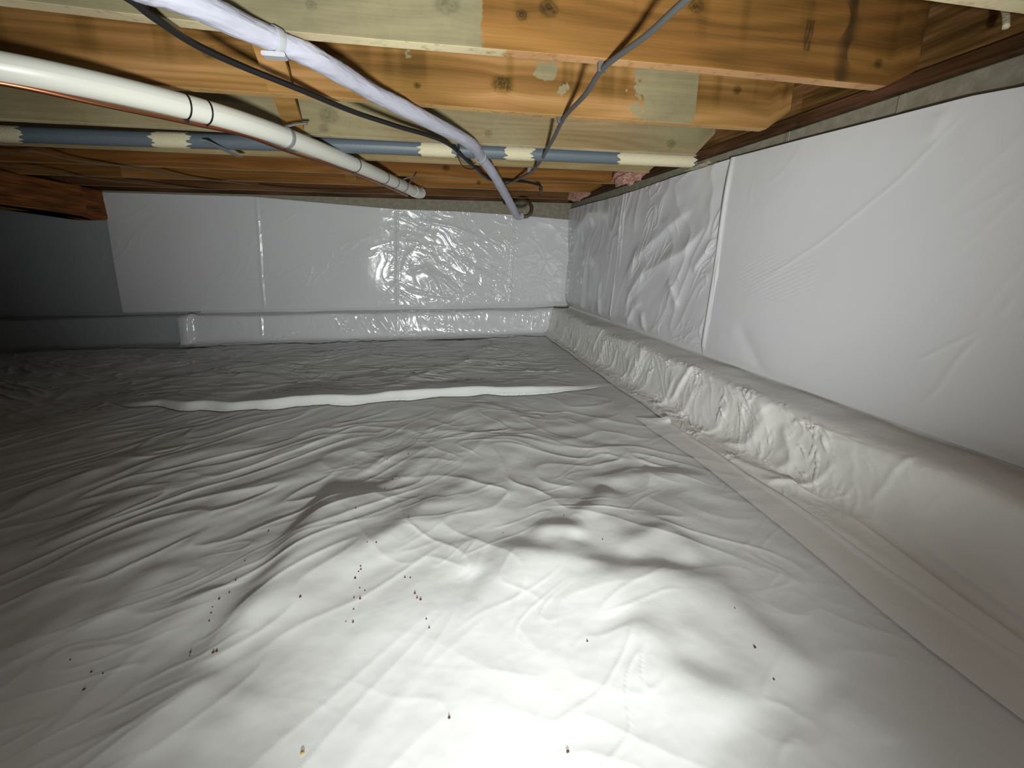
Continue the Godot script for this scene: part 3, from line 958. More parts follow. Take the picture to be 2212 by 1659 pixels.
func build_wall_liners() -> void:
	# far wall, right and main sheet. Fields on the walls are in (u metres, v 0..1); v is scaled to metres by 0.8.
	var us := steps([-2.12, -0.4, 0.007, 1.245, 0.005])
	var vs := steps([0.0, 1.0, 0.0075])
	var f := Field.new(us, vs, Vector2(0.0, -0.2))
	for j in vs.size():
		var y := vs[j] * 0.8
		for i in us.size():
			var x := us[i]
			var busy := smoothstep(-0.35, -0.10, x) * (0.35 + 0.65 * smoothstep(0.98, 0.6, x))
			var low := 0.45 + 0.55 * smoothstep(0.65, 0.15, y)
			var h := noise_a.get_noise_2d(x * 2.0, y * 2.0) * 0.006 + 0.004
			h += crumple(x, y, 0.17, -0.75, 1.6) * (0.0006 + 0.0060 * busy * low)
			h += creases(x + 2.0, y, 0.075, -0.65, 2.4) * 0.0062 * busy
			h += creases(x + 7.0, y, 0.045, -0.3, 2.0) * 0.0032 * busy * low
			h += creases(x + 7.0, y, 0.16, 0.3, 1.6) * 0.0020
			f.h[j * us.size() + i] = maxf(h, 0.0)
	for x in [-1.155, -0.165, 0.755]:
		f.fold(0.006, 0.006, 0.010, [Vector2(x + 0.01, 1.1), Vector2(x, 0.6), Vector2(x - 0.014, 0.3), Vector2(x - 0.018, -0.1)])
	f.fold(0.010, 0.015, 0.03, [Vector2(-0.10, 0.36), Vector2(0.05, 0.42), Vector2(0.14, 0.3), Vector2(0.2, 0.12)])
	f.fold(0.010, 0.015, 0.03, [Vector2(0.02, 0.42), Vector2(0.2, 0.30), Vector2(0.34, 0.14)])
	f.fold(0.008, 0.01, 0.03, [Vector2(-0.12, 0.2), Vector2(0.1, 0.14), Vector2(0.3, 0.1)])
	f.fold(0.008, 0.01, 0.02, [Vector2(0.2, 0.62), Vector2(0.45, 0.42), Vector2(0.68, 0.3)])
	f.fold(0.008, 0.01, 0.02, [Vector2(0.0, 0.9), Vector2(0.25, 0.85), Vector2(0.5, 0.74)])
	wall_sheet(f, 0, [-2.13, -2.082, 1.245, 1.243], [Vector2(-2.2, 1.045), Vector2(-2.08, 1.042), Vector2(-1.15, 1.040), Vector2(-0.7, 1.010), Vector2(-0.146, 0.977), Vector2(0.3, 0.972), Vector2(0.765, 0.955), Vector2(1.25, 0.925)], 0.006, M.back_film,
		"shiny crumpled white plastic sheet hung on the far wall, from beam to corner")
	# far wall behind it, on the left
	var us2 := steps([-5.0, -2.0, 0.03])
	var vs2 := steps([0.0, 1.0, 0.03])
	var f2 := Field.new(us2, vs2, Vector2(0, 0))
	for j in vs2.size():
		for i in us2.size():
			f2.h[j * us2.size() + i] = absf(noise_a.get_noise_2d(us2[i] * 1.8, vs2[j] * 1.5)) * 0.004
	wall_sheet(f2, 0, [-5.0, -5.0, -2.0, -2.0], [Vector2(-5.0, 1.02), Vector2(-2.22, 1.02), Vector2(-2.2, 0.86), Vector2(-2.0, 0.86)], 0.002, M.dull_film, "dim bluish plastic sheet on the far wall left of the shiny one, under the beam")

	# right wall: corner strip, middle sheet, long near sheet
	var vs3 := steps([0.0, 1.0, 0.0085])
	var us3 := steps([-3.765, -2.70, 0.008])
	var f3 := Field.new(us3, vs3, Vector2(0, 0.1))
	for j in vs3.size():
		var y := vs3[j] * 0.8
		for i in us3.size():
			var z := us3[i]
			var h := noise_a.get_noise_2d(z * 2.0, y * 1.6 + 3.0) * 0.010 + 0.009
			h += crumple(z, y, 0.26, 1.3, 2.2) * 0.008
			h += creases(z + 3.0, y, 0.12, 1.1, 2.0) * 0.004
			f3.h[j * us3.size() + i] = maxf(h, 0.0)
	f3.fold(0.020, 0.05, 0.10, [Vector2(-3.66, -0.1), Vector2(-3.62, 0.4), Vector2(-3.58, 0.75), Vector2(-3.3, 0.92), Vector2(-2.9, 0.9)])
	f3.fold(0.016, 0.04, 0.06, [Vector2(-3.35, -0.1), Vector2(-3.33, 0.5), Vector2(-3.30, 0.8)])
	f3.fold(0.012, 0.02, 0.04, [Vector2(-2.98, -0.1), Vector2(-2.99, 0.4)])
	wall_sheet(f3, 1, [-3.765, -3.762, -2.74, -2.70], [Vector2(-3.77, 1.008), Vector2(-2.7, 1.0)], 0.004, M.corner_film, "slack grey-looking plastic sheet on the right wall, in the corner")

	var us4 := steps([-2.80, -1.71, 0.006])
	var f4 := Field.new(us4, vs3, Vector2(-1.5, 0.0))
	for j in vs3.size():
		var y := vs3[j] * 0.8
		for i in us4.size():
			var z := us4[i]
			var h := noise_a.get_noise_2d(z * 2.4 + 5.0, y * 2.4) * 0.007 + 0.005
			h += crumple(z, y, 0.26, 0.7, 2.0) * 0.006
			h += creases(z, y + 4.0, 0.10, 0.9, 2.0) * 0.004
			f4.h[j * us4.size() + i] = maxf(h, 0.0)
	f4.fold(0.014, 0.03, 0.07, [Vector2(-2.62, 0.30), Vector2(-2.5, 0.52), Vector2(-2.2, 0.70), Vector2(-1.95, 0.82)])
	f4.fold(0.016, 0.025, 0.06, [Vector2(-2.60, 0.02), Vector2(-2.52, 0.26), Vector2(-2.38, 0.42), Vector2(-2.0, 0.56), Vector2(-1.82, 0.72)])
	f4.fold(0.014, 0.02, 0.05, [Vector2(-2.57, -0.05), Vector2(-2.46, 0.16), Vector2(-2.36, 0.22)])
	f4.fold(0.012, 0.02, 0.04, [Vector2(-2.28, -0.05), Vector2(-2.33, 0.06), Vector2(-2.36, 0.16)])
	f4.fold(0.010, 0.02, 0.05, [Vector2(-2.0, 0.22), Vector2(-2.06, 0.34), Vector2(-2.12, 0.40)])
	f4.fold(0.010, 0.015, 0.04, [Vector2(-1.92, 0.44), Vector2(-1.80, 0.58), Vector2(-1.76, 0.62)])
	f4.fold(0.008, 0.012, 0.015, [Vector2(-2.76, 1.1), Vector2(-2.775, 0.5), Vector2(-2.79, -0.1)])
	f4.fold(0.006, 0.008, 0.010, [Vector2(-2.72, 1.1), Vector2(-2.735, 0.7), Vector2(-2.76, 0.3)])
	f4.fold(0.009, 0.008, 0.012, [Vector2(-1.722, 1.1), Vector2(-1.724, 0.5), Vector2(-1.722, -0.1)])
	wall_sheet(f4, 1, [-2.82, -2.76, -1.735, -1.712], [Vector2(-2.8, 1.0), Vector2(-2.2, 1.012), Vector2(-1.72, 1.018)], 0.012, M.side_film, "draped plastic sheet in the middle of the right wall, with slanting folds")

	var us5 := steps([-1.76, -0.2, 0.0075, 2.5, 0.06])
	var f5 := Field.new(us5, vs3, Vector2(-0.5, 0.0))
	for j in vs3.size():
		var y := vs3[j] * 0.8
		for i in us5.size():
			var z := us5[i]
			var h := noise_a.get_noise_2d(z * 1.5 + 9.0, y * 1.6) * 0.007 + 0.006
			h += creases(z, y + 2.0, 0.2, 0.9, 1.8) * 0.0007
			var ripple := exp(-pow((z + 1.42) / 0.16, 2.0) - pow((y - 0.36) / 0.07, 2.0))
			h += sin((y * 0.92 - z * 0.42) * 420.0) * 0.0006 * ripple
			f5.h[j * us5.size() + i] = maxf(h, 0.0)
	f5.fold(0.009, 0.008, 0.012, [Vector2(-1.750, 1.1), Vector2(-1.752, 0.5), Vector2(-1.750, -0.1)])
	f5.fold(-0.005, 0.04, 0.04, [Vector2(-1.56, 0.22), Vector2(-1.45, 0.10), Vector2(-1.34, -0.05)])
	f5.fold(0.0012, 0.004, 0.008, [Vector2(-0.90, 1.0), Vector2(-1.05, 0.8), Vector2(-1.25, 0.6), Vector2(-1.5, 0.40)])
	f5.fold(0.003, 0.02, 0.04, [Vector2(-0.98, 0.98), Vector2(-1.0, 0.9)])
	f5.fold(0.0022, 0.0035, 0.004, [Vector2(-0.765, 0.36), Vector2(-0.80, 0.26), Vector2(-0.82, 0.16), Vector2(-0.85, 0.08)])
	f5.fold(0.0018, 0.0035, 0.004, [Vector2(-0.77, 0.36), Vector2(-0.84, 0.28), Vector2(-0.89, 0.22)])
	f5.fold(0.0018, 0.0035, 0.004, [Vector2(-0.735, 0.46), Vector2(-0.75, 0.40)])
	f5.fold(0.0018, 0.0035, 0.004, [Vector2(-0.69, 0.46), Vector2(-0.71, 0.38)])
	wall_sheet(f5, 1, [-1.772, -1.738, 2.5, 2.5], [Vector2(-1.75, 1.02), Vector2(-1.3, 1.005), Vector2(-0.912, 0.992), Vector2(-0.82, 0.982), Vector2(2.5, 0.98)], 0.020, M.side_film, "smooth white plastic sheet on the right wall nearest the viewer")


# ------------------------------------------------------------------ joists and braces
# A joist along x with its lower right end cut back over the sill; the texture wraps the near face and the underside.
func joist_mesh(z: float, bow: Callable, cut: float, x1: float) -> ArrayMesh:
	var st := SurfaceTool.new()
	st.begin(Mesh.PRIMITIVE_TRIANGLES)
	st.set_smooth_group(-1)
	var b := 0.003
	var zn := z + THICK     # near face
	# outline from the top of the near face down, under, and up the far face: (z, y down from top, p)
	var ring := [Vector3(zn, 0, 0), Vector3(zn, DEEP - b, DEEP - b), Vector3(zn - b, DEEP, DEEP), Vector3(z + b, DEEP, DEEP + THICK - b), Vector3(z, DEEP - b, DEEP + THICK), Vector3(z, 0, DEEP * 0.0 + 0.01)]
	var xs := PackedFloat32Array()
	var n := 40
	for i in n + 1:
		xs.append(lerpf(-4.95, 1.157, float(i) / n))
	xs.append(1.20)
	xs.append(x1)
	var top := UNDER + DEEP
	for i in xs.size() - 1:
		for k in ring.size() - 1:
			var q: Array[Vector3] = []
			var t: Array[Vector2] = []
			for c in [[i, k], [i, k + 1], [i + 1, k + 1], [i + 1, k]]:
				var r: Vector3 = ring[c[1]]
				var x: float = xs[c[0]]
				var y := top - r.y
				if r.y > 0.01:
					y += float(bow.call(x))
					if c[0] > n:
						y += cut * (0.55 if c[0] == n + 1 else 1.0)
				q.append(Vector3(x, y, r.x))
				t.append(Vector2((x + 1.6) / 3.0, (r.z if k < 4 else (DEEP - r.y)) / (DEEP + THICK)))
			for w in [0, 2, 1, 0, 3, 2]:
				st.set_uv(t[w])
				st.add_vertex(q[w])
	# the end grain
	var e0 := Vector3(x1, top, z + THICK * 0.5)
	for k in ring.size() - 1:
		for w in [e0, Vector3(x1, top - ring[k + 1].y + (cut if ring[k + 1].y > 0.01 else 0.0), ring[k + 1].x), Vector3(x1, top - ring[k].y + (cut if ring[k].y > 0.01 else 0.0), ring[k].x)]:
			st.set_uv(Vector2(0.9, 0.2))
			st.add_vertex(w)
	st.generate_normals()
	return st.commit()


func build_joists() -> void:
	var labels := [
		"nearest floor joist, only its pale underside showing at the top right corner",
		"floor joist half cream paint and half bare orange wood, second from the viewer",
		"bare orange-brown floor joist with a big knot and flecks of cream paint",
		"cream painted floor joist just before the grey pipe, its end cut slanting",
		"cream painted floor joist just behind the grey pipe",
		"dark orange bare floor joist, first one behind the two cream painted ones",
		"dark orange bare floor joist, last one clearly seen before the far wall",
		"shadowed floor joist right above the far wall, beside the sill plate"]
	for k in 8:
		var far_z := -1.105 - (k - 1) * 0.4064 if k > 0 else -0.738
		var bow := func(x: float) -> float: return 0.0
		if k == 1:
			bow = func(x: float) -> float: return 0.016 * smoothstep(-0.2, -1.0, x) + 0.004 * smoothstep(-0.2, 0.5, x) * smoothstep(1.2, 0.6, x)
		elif k == 2:
			bow = func(x: float) -> float: return 0.008 * smoothstep(0.5, -0.1, x)
		var m := plain("joist wood", Color.WHITE, 0.78, 0.35)
		var sizes := [Vector2i(512, 64), Vector2i(2048, 192), Vector2i(2048, 192), Vector2i(1536, 128), Vector2i(1024, 96), Vector2i(1024, 64), Vector2i(1024, 64), Vector2i(512, 32)]
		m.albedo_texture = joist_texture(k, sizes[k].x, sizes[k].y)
		var cut := [0.038, 0.038, 0.055, 0.08, 0.06, 0.04, 0.04, 0.038]
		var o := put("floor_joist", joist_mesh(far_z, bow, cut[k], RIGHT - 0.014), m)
		tag(o, labels[k], "joist", "floor joists")
	# diagonal braces between the joists, each from the top of the nearer joist to the foot of the farther one
	var names := ["diagonal wooden brace between joists, nearest of the braces, left of the wrapped line", "diagonal wooden brace in the next bay, above the grey strap on the white pipe",
		"small diagonal wooden brace in the bay of the grey pipe", "small diagonal wooden brace behind the cream joists", "farthest small diagonal wooden brace, above the end of the white pipe"]
	var xs := [-0.338, -0.405, -0.43, -0.375, -0.375]
	for k in 5:
		var zn := -1.105 - k * 0.4064 - 0.002
		var zf := zn - 0.4064 + THICK + 0.006
		var w := 0.032
		var x: float = xs[k]
		var low := UNDER + 0.012
		var high := UNDER + DEEP - 0.012
		var out := PackedVector2Array([Vector2(-w, 0.0), Vector2(w, 0.0), Vector2(w, 0.019), Vector2(-w, 0.019)])
		var a := Vector3(x, low, zf)
		var b := Vector3(x + 0.01, high, zn)
		var up := Vector3.RIGHT.cross(b - a).normalized()
		var o := put("joist_brace", prism(out, a, b, Vector3.RIGHT, up if up.y > 0 else -up), M.brace_wood)
		tag(o, names[k], "brace", "diagonal braces")


# ------------------------------------------------------------------ pipes
func ring_mesh(c: Vector3, dir: Vector3, radius: float, width: float, thick: float) -> ArrayMesh:
	var pos := PackedVector3Array()
	var d := dir.normalized()
	var s := d.cross(Vector3.UP).normalized()
	var u := s.cross(d)
	var prof := [Vector2(-width * 0.5, 0.0), Vector2(-width * 0.5, thick), Vector2(width * 0.5, thick), Vector2(width * 0.5, 0.0)]
	for q in prof:
		for k in 25:
			var a := TAU * k / 24
			pos.append(c + d * q.x + (s * cos(a) + u * sin(a)) * (radius + q.y))
	return sheet(pos, 25, 4, false)


func build_pipes() -> void:
	# white drain pipe with a copper tube tied under it
	var line := [Vector3(-1.62, 1.0, -1.02), Vector3(-0.98, 1.0, -1.13), Vector3(-0.79, 1.0, -1.20), Vector3(-0.653, 1.0, -1.296), Vector3(-0.531, 1.0, -1.427), Vector3(-0.451, 1.0, -1.549), Vector3(-0.371, 1.0, -1.726), Vector3(-0.239, 1.0, -2.096), Vector3(-0.125, 1.0, -2.469), Vector3(-0.035, 1.0, -2.78), Vector3(0.012, 0.998, -2.92)]
	var t := thing("drain_pipe", "white plastic pipe curving away under the joists on the left", "pipe")
	put("pipe_body", tube(line, 0.0285, 28), M.pvc, t)
	put("end_cap", tube([Vector3(-0.012, 0.9995, -2.855), Vector3(0.014, 0.998, -2.925), Vector3(0.034, 1.004, -2.965)], 0.0305, 24), M.pvc, t)
	var path := smooth_path(line, 10)
	var tie_at := [Vector2(-0.545, 0), Vector2(-0.513, 1), Vector2(-0.236, 0), Vector2(-0.142, 0), Vector2(-0.104, 1)]
	for q in tie_at:
		for i in path.size() - 1:
			if path[i].x <= q.x and path[i + 1].x > q.x:
				var dir := path[i + 1] - path[i]
				var z := put("zip_tie", ring_mesh(path[i], dir, 0.0287, 0.0035, 0.0018), M.zip, t)
				z.set_meta("label", "thin black zip tie")
				if q.y == 0.0:
					put("tie_head", slab(path[i] + Vector3(-0.004, -0.036, -0.003), path[i] + Vector3(0.004, -0.028, 0.005), 0.001), M.zip, z)
	# straps up to the joists
	for q in [[-0.385, 1.70], [-0.062, 2.7]]:
		var c := Vector3(q[0], 1.0, -q[1])
		for i in path.size() - 1:
			if path[i].x <= q[0] and path[i + 1].x > q[0]:
				c = path[i]
				var st := put("strap", ring_mesh(c, path[i + 1] - path[i], 0.0288, 0.016, 0.0022), M.strap, t)
				st.set_meta("label", "grey strap")
				put("strap_tail", tube([c + Vector3(0.0, 0.029, 0.0), c + Vector3(0.03, 0.045, -0.03), c + Vector3(0.055, 0.056, -0.06)], 0.006, 8, 5, func(_s, a): return 0.35 + 0.65 * absf(cos(a))), M.strap, st)
	var low := []
	for i in line.size():
		low.append(line[i] + Vector3(-0.012, -0.034 - 0.004 * sin(i * 2.3), 0.010))
	low.remove_at(low.size() - 1)
	var cu := put("copper_tube", tube(low, 0.0048, 12), M.copper)
	tag(cu, "thin copper tube tied along the underside of the white pipe", "tube")

	# the line in white wrap, from the joists down to the far wall
	var wrap := [Vector3(-0.62, 1.030, -0.74), Vector3(-0.42, 1.030, -0.875), Vector3(-0.338, 1.030, -0.93), Vector3(-0.245, 1.032, -1.049), Vector3(-0.179, 1.030, -1.123), Vector3(-0.095, 1.029, -1.285), Vector3(0.055, 1.029, -1.522), Vector3(0.20, 1.030, -1.77), Vector3(0.265, 1.022, -1.96), Vector3(0.35, 0.985, -2.15), Vector3(0.43, 0.945, -2.36), Vector3(0.52, 0.892, -2.58), Vector3(0.566, 0.866, -2.70), Vector3(0.60, 0.868, -2.74)]
	var w := thing("wrapped_line", "white wrapped line with faded print hanging diagonally across the joists", "pipe")
	put("sleeve", tube(wrap, 0.0205, 22, 12, func(s, a): return 1.0 + 0.09 * noise_a.get_noise_3d(s * 22.0, cos(a) * 0.9, sin(a) * 0.9) + 0.07 * noise_b.get_noise_3d(s * 60.0, cos(a) * 1.6, sin(a) * 1.6)), M.sleeve, w)
	var s1 := put("strap", ring_mesh(Vector3(-0.243, 1.032, -1.052), Vector3(0.07, 0, -0.085), 0.0215, 0.014, 0.002), M.white_strap, w)
	s1.set_meta("label", "white plastic strap with a loose end")
	put("strap_end", slab(Vector3(-0.268, 1.003, -1.062), Vector3(-0.226, 1.011, -1.042), 0.002), M.white_strap, s1)
	var s2 := put("strap", ring_mesh(Vector3(0.262, 1.022, -1.955), Vector3(0.3, -0.1, -0.85), 0.0205, 0.010, 0.002), M.white_strap, w)
	put("strap_end", tube([Vector3(0.262, 1.040, -1.955), Vector3(0.262, 1.056, -1.965)], 0.006, 8, 3), M.white_strap, s2)
	var h := put("bent_hose", tube([Vector3(0.585, 0.868, -2.725), Vector3(0.64, 0.868, -2.78), Vector3(0.69, 0.90, -2.86), Vector3(0.715, 0.955, -2.98), Vector3(0.70, 0.99, -3.12), Vector3(0.69, 1.0, -3.3), Vector3(0.69, 1.04, -3.75), Vector3(0.69, 1.10, -3.88)], 0.012, 14), M.hose)
	tag(h, "short brownish hose bending up out of the end of the white wrapped line", "hose")

	# grey pipe in the bay between the two cream joists
	var g := thing("grey_pipe", "grey painted pipe running along the joists, with cream paint patches", "pipe")
	var gl := [Vector3(-4.9, 1.047, -2.16), Vector3(-1.45, 1.047, -2.07), Vector3(-0.3, 1.045, -1.985), Vector3(0.19, 1.045, -1.972), Vector3(1.2, 1.047, -1.965)]
	put("pipe_body", tube(gl, 0.026, 24, 8), M.grey_pipe, g)
	var gp := smooth_path(gl, 40)
	for b in [[-1.46, -1.34], [-0.92, -0.80], [0.02, 0.155], [0.365, 0.475], [0.85, 1.199]]:
		var part := []
		for q in gp:
			if q.x > b[0] and q.x < b[1]:
				part.append(q)
		if part.size() < 2:
			part = [gp[0].lerp(gp[0], 0.0)]
		part = [Vector3(b[0], at_x(gp, b[0]).y, at_x(gp, b[0]).z), Vector3(lerpf(b[0], b[1], 0.5), at_x(gp, lerpf(b[0], b[1], 0.5)).y, at_x(gp, lerpf(b[0], b[1], 0.5)).z), Vector3(b[1], at_x(gp, b[1]).y, at_x(gp, b[1]).z)]
		var pm := put("paint_patch", ragged_band(part, 0.0272, b[0] * 7.0), M.peel, g)
		pm.set_meta("label", "flaking cream paint")
	var hk := put("hanger", slab_between(Vector3(-0.71, 1.024, -1.90), Vector3(-0.665, 1.012, -2.10), 0.022, 0.003), M.steel, g)
	hk.set_meta("label", "bent metal hanger strip")


func at_x(path: PackedVector3Array, x: float) -> Vector3:
	for i in path.size() - 1:
		if path[i].x <= x and path[i + 1].x >= x:
			return path[i].lerp(path[i + 1], (x - path[i].x) / (path[i + 1].x - path[i].x))
	return path[path.size() - 1]


# A coat of paint on a pipe with ragged ends
func ragged_band(line: Array, radius: float, seed_: float) -> ArrayMesh:
	var pos := PackedVector3Array()
	var n := 12
	for r in n + 1:
		for k in 33:
			var a := TAU * k / 32
			var wob := noise_c.get_noise_3d(cos(a) * 2.0, sin(a) * 2.0, seed_ + (0.0 if r < n / 2 else 5.0)) * 0.035
			var s := float(r) / n
			var q := (line[0] as Vector3).lerp(line[2], s)
			var x := q.x + wob * absf(s - 0.5) * 2.0 * (1.0 if r < n / 2 else -1.0)
			pos.append(Vector3(x, q.y + sin(a) * radius, q.z + cos(a) * radius))
	return sheet(pos, 33, n + 1, true)


func slab_between(a: Vector3, b: Vector3, w: float, t: float) -> ArrayMesh:
	var d := (b - a).normalized()
	var s := d.cross(Vector3.UP).normalized()
	return prism(PackedVector2Array([Vector2(-w / 2, -t / 2), Vector2(w / 2, -t / 2), Vector2(w / 2, t / 2), Vector2(-w / 2, t / 2)]), a, b, s, s.cross(d))


# ------------------------------------------------------------------ cables
func build_cables() -> void:
	var black := [Vector3(-0.48, 1.040, -0.86), Vector3(-0.431, 1.036, -0.945), Vector3(-0.42, 1.033, -1.002), Vector3(-0.396, 1.030, -1.094), Vector3(-0.348, 1.03, -1.188), Vector3(-0.267, 1.03, -1.305), Vector3(-0.162, 1.03, -1.467), Vector3(-0.056, 1.03, -1.587), Vector3(0.109, 1.028, -1.76), Vector3(0.222, 1.012, -2.02), Vector3(0.375, 1.02, -2.48), Vector3(0.50, 1.035, -2.60), Vector3(0.61, 1.04, -2.66), Vector3(0.72, 1.035, -2.76), Vector3(0.765, 1.02, -2.92), Vector3(0.77, 1.01, -2.98)]
	var a := put("black_cable", tube(black, 0.0068, 10), M.black_cable)
	tag(a, "black cable sagging under the joists left of the white wrapped line", "cable")
	var grey := [Vector3(0.47, 1.052, -0.62), Vector3(0.443, 1.045, -0.79), Vector3(0.435, 1.041, -0.906), Vector3(0.419, 1.044, -1.075), Vector3(0.43, 1.036, -1.222), Vector3(0.449, 1.044, -1.46), Vector3(0.485, 1.034, -1.724), Vector3(0.548, 1.030, -2.24), Vector3(0.53, 1.036, -2.62), Vector3(0.52, 1.046, -2.90)]
	var t := thing("grey_cable", "grey cable stapled under the joists to the right of the white wrapped line", "cable")
	put("cord", tube(grey, 0.0062, 10), M.grey_cable, t)
	for q in [Vector3(0.419, 1.050, -1.086), Vector3(0.449, 1.050, -1.492), Vector3(0.545, 1.042, -2.30)]:
		put("staple", slab(q + Vector3(-0.011, -0.011, -0.003), q + Vector3(0.011, 0.008, 0.003), 0.002), M.staple if q.z < -2.0 else M.grey_cable, t)
	var curl := put("wire_tail", tube([Vector3(0.165, 1.025, -1.80), Vector3(0.168, 1.006, -1.90), Vector3(0.20, 0.99, -2.0), Vector3(0.245, 0.995, -2.06), Vector3(0.262, 1.015, -2.10)], 0.0022, 6), M.black_cable)
	tag(curl, "short loose loop of thin dark wire beside the black cable", "wire")
	var w1 := put("thin_wire", tube([Vector3(-1.95, 1.040, -2.32), Vector3(-1.655, 1.04, -2.391), Vector3(-1.52, 1.045, -2.36), Vector3(-1.45, 1.034, -2.46), Vector3(-1.298, 1.036, -2.64), Vector3(-1.193, 1.036, -2.88), Vector3(-1.02, 1.042, -3.08), Vector3(-0.98, 1.05, -3.2)], 0.0034, 7), M.thin_cable)
	tag(w1, "thin pale wire drooping under the dark joists at far left, upper of two", "wire", "thin wires at far left")
	var w2 := put("thin_wire", tube([Vector3(-2.05, 1.046, -2.60), Vector3(-1.785, 1.036, -2.82), Vector3(-1.70, 1.032, -3.03), Vector3(-1.506, 1.032, -3.2), Vector3(-1.33, 1.04, -3.40), Vector3(-1.2, 1.05, -3.5)], 0.003, 7), M.thin_cable)
	tag(w2, "thin pale wire under the dark joists at far left, lower of two", "wire", "thin wires at far left")
	var w3 := put("thin_wire", tube([Vector3(-0.95, 1.046, -3.24), Vector3(-0.72, 1.022, -3.19), Vector3(-0.40, 1.0, -3.05), Vector3(-0.13, 0.985, -2.86), Vector3(-0.05, 1.0, -2.70), Vector3(0.01, 1.045, -2.56)], 0.003, 7), M.thin_cable)
	tag(w3, "thin grey wire crossing the far end of the white pipe", "wire")


# ------------------------------------------------------------------ small things
func blob(radius: Vector3, rough: float, seed_: float, nu := 28, nv := 18) -> ArrayMesh:
	var pos := PackedVector3Array()
	for j in nv + 1:
		var b := PI * j / nv
		for i in nu + 1:
			var a := TAU * i / nu
			var d := Vector3(cos(a) * sin(b), cos(b), sin(a) * sin(b))
			var r := 1.0 + rough * noise_c.get_noise_3d(d.x * 1.3 + seed_, d.y * 1.3, d.z * 1.3) + rough * 0.25 * noise_a.get_noise_3d(d.x * 6.0, d.y * 6.0 + seed_, d.z * 6.0)
			pos.append(d * r * radius)
	return sheet(pos, nu + 1, nv + 1, false)


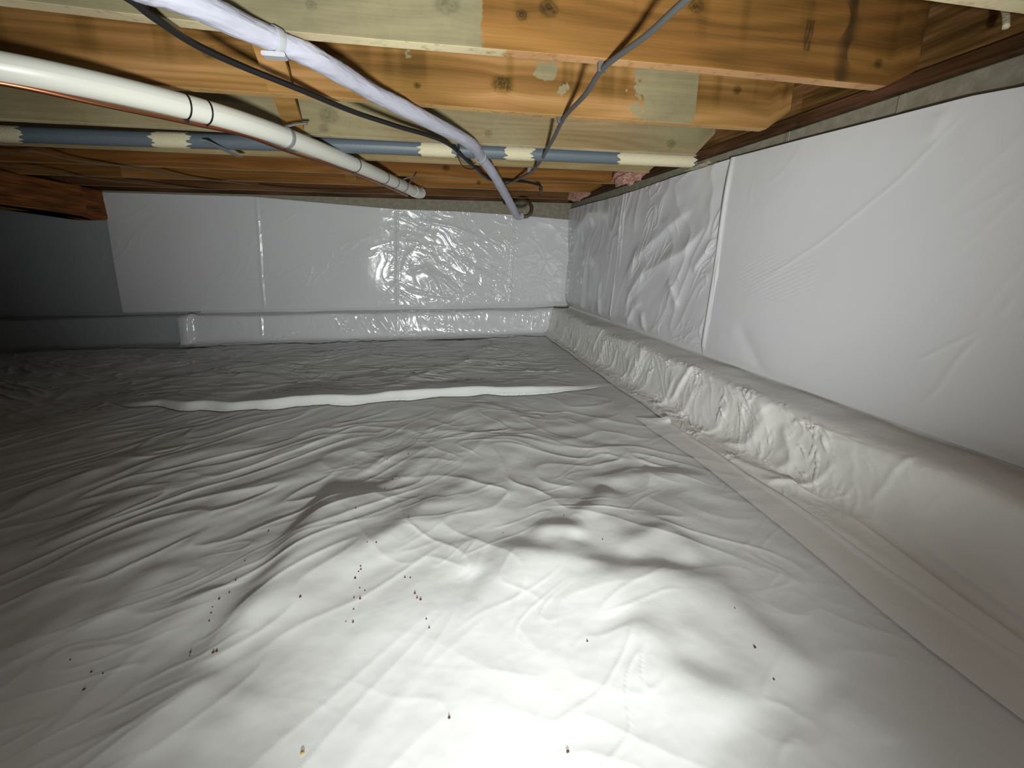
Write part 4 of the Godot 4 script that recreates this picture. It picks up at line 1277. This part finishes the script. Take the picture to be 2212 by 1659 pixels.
func build_small_things() -> void:
	var w := put("insulation", blob(Vector3(0.055, 0.055, 0.19), 0.5, 3.0, 90, 60), M.wool)
	w.position = Vector3(1.172, 1.088, -2.56)
	tag(w, "tuft of pink glass wool insulation stuffed on the right sill behind the cream joists", "insulation")
	var w2 := put("insulation", blob(Vector3(0.05, 0.04, 0.17), 0.5, 9.0, 80, 50), M.wool)
	w2.position = Vector3(1.175, 1.080, -3.40)
	tag(w2, "smaller scrap of pink glass wool insulation in the far corner under the joists", "insulation")
	var d := put("paint_splash", blob(Vector3(0.012, 0.018, 0.13), 0.9, 5.0, 40, 30), M.peel)
	d.position = Vector3(1.252, 1.018, -1.96)
	tag(d, "cream paint splash on the top of the right concrete wall by the pipe end", "paint")
	var peg := put("wood_splinter", tube([Vector3(1.195, 1.150, -0.88), Vector3(1.185, 1.118, -0.86), Vector3(1.172, 1.090, -0.845)], 0.006, 7, 4), M.peel)
	tag(peg, "short pale wooden splinter hanging beside the joist at the top right corner", "splinter")
	var lone := put("water_drop", blob(Vector3(0.0028, 0.002, 0.0028), 0.2, 1.0, 16, 10), M.droplet)
	lone.position = Vector3(-0.189, ground.at(-0.189, -0.494) + 0.0012, -0.494)
	tag(lone, "single amber droplet on the floor sheet near the bottom edge", "droplet")
	var spots := {
		"brown dirt crumb on the floor sheet, in the scatter beyond the deep fold": [Vector2(-0.068, -1.437), Vector2(-0.1, -1.275), Vector2(-0.11, -1.255), Vector2(-0.09, -1.26), Vector2(-0.128, -1.201), Vector2(-0.243, -1.406), Vector2(-0.225, -1.247), Vector2(-0.135, -1.405)],
		"dark dirt crumb lying along the deep fold on the left of the floor": [Vector2(-0.389, -1.039), Vector2(-0.402, -0.924), Vector2(-0.399, -0.863), Vector2(-0.40, -0.832), Vector2(-0.413, -0.818), Vector2(-0.415, -0.786), Vector2(-0.411, -0.767), Vector2(-0.418, -0.80)],
		"reddish brown dirt crumb in the long trail left of the bright patch": [Vector2(-0.154, -0.858), Vector2(-0.157, -0.844), Vector2(-0.153, -0.85), Vector2(-0.162, -0.827), Vector2(-0.139, -0.791), Vector2(-0.155, -0.746), Vector2(-0.15, -0.80), Vector2(-0.165, -0.719), Vector2(-0.152, -0.716), Vector2(-0.158, -0.775), Vector2(-0.146, -0.77), Vector2(-0.147, -0.927), Vector2(-0.127, -0.925), Vector2(-0.191, -1.076), Vector2(-0.256, -0.78)],
		"brown dirt crumb in the short trail just left of the bright patch": [Vector2(-0.062, -0.818), Vector2(-0.051, -0.815), Vector2(-0.041, -0.769), Vector2(-0.037, -0.756), Vector2(-0.03, -0.75), Vector2(-0.02, -0.70), Vector2(-0.015, -0.679), Vector2(-0.057, -1.014)],
		"grey dirt crumb among the dim wrinkles at lower left of the floor": [Vector2(-0.414, -0.701), Vector2(-0.411, -0.692), Vector2(-0.367, -0.687), Vector2(-0.372, -0.686), Vector2(-0.546, -0.661), Vector2(-0.555, -0.693), Vector2(-0.535, -0.687), Vector2(-0.601, -0.721)],
		"dark dirt crumb alone just right of the bright patch on the floor": [Vector2(0.256, -0.592)],
		"dark dirt crumb alone among the soft folds on the right of the floor": [Vector2(0.546, -0.594)],
		"tiny dirt crumb on the far right slope of the big hollow in the floor": [Vector2(0.39, -0.851)],
		"tiny dirt crumb beyond the big hollow in the floor, farthest on the right": [Vector2(0.332, -0.966)],
		"tiny dirt crumb just left of the big hollow in the floor": [Vector2(0.168, -0.935)],
		"small dirt crumb near the lower right folds, farther one of a pair": [Vector2(0.526, -0.515)],
		"small dirt crumb near the lower right folds, nearer one of a pair": [Vector2(0.517, -0.46)],
		"dark speck inside the white bright patch on the floor, left one": [Vector2(0.01, -0.506)],
		"dark speck at the bottom edge of the white bright patch on the floor": [Vector2(0.166, -0.426)]}
	var crumbs: Array[ArrayMesh] = []
	for k in 4:
		crumbs.append(blob(Vector3(1.0, 0.8, 1.0), 0.9, k * 3.0, 10, 7))
	for label in spots:
		for q in spots[label]:
			var r := rng.randf_range(0.0009, 0.0020)
			var o := put("dirt_crumb", crumbs[rng.randi() % 4], M.crumb)
			o.scale = Vector3(r, r, r)
			o.rotation.y = rng.randf() * TAU
			o.position = Vector3(q.x, ground.at(q.x, q.y) + r * 0.45, q.y)
			tag(o, label, "dirt", label if spots[label].size() > 1 else "scattered single crumbs on the floor sheet")
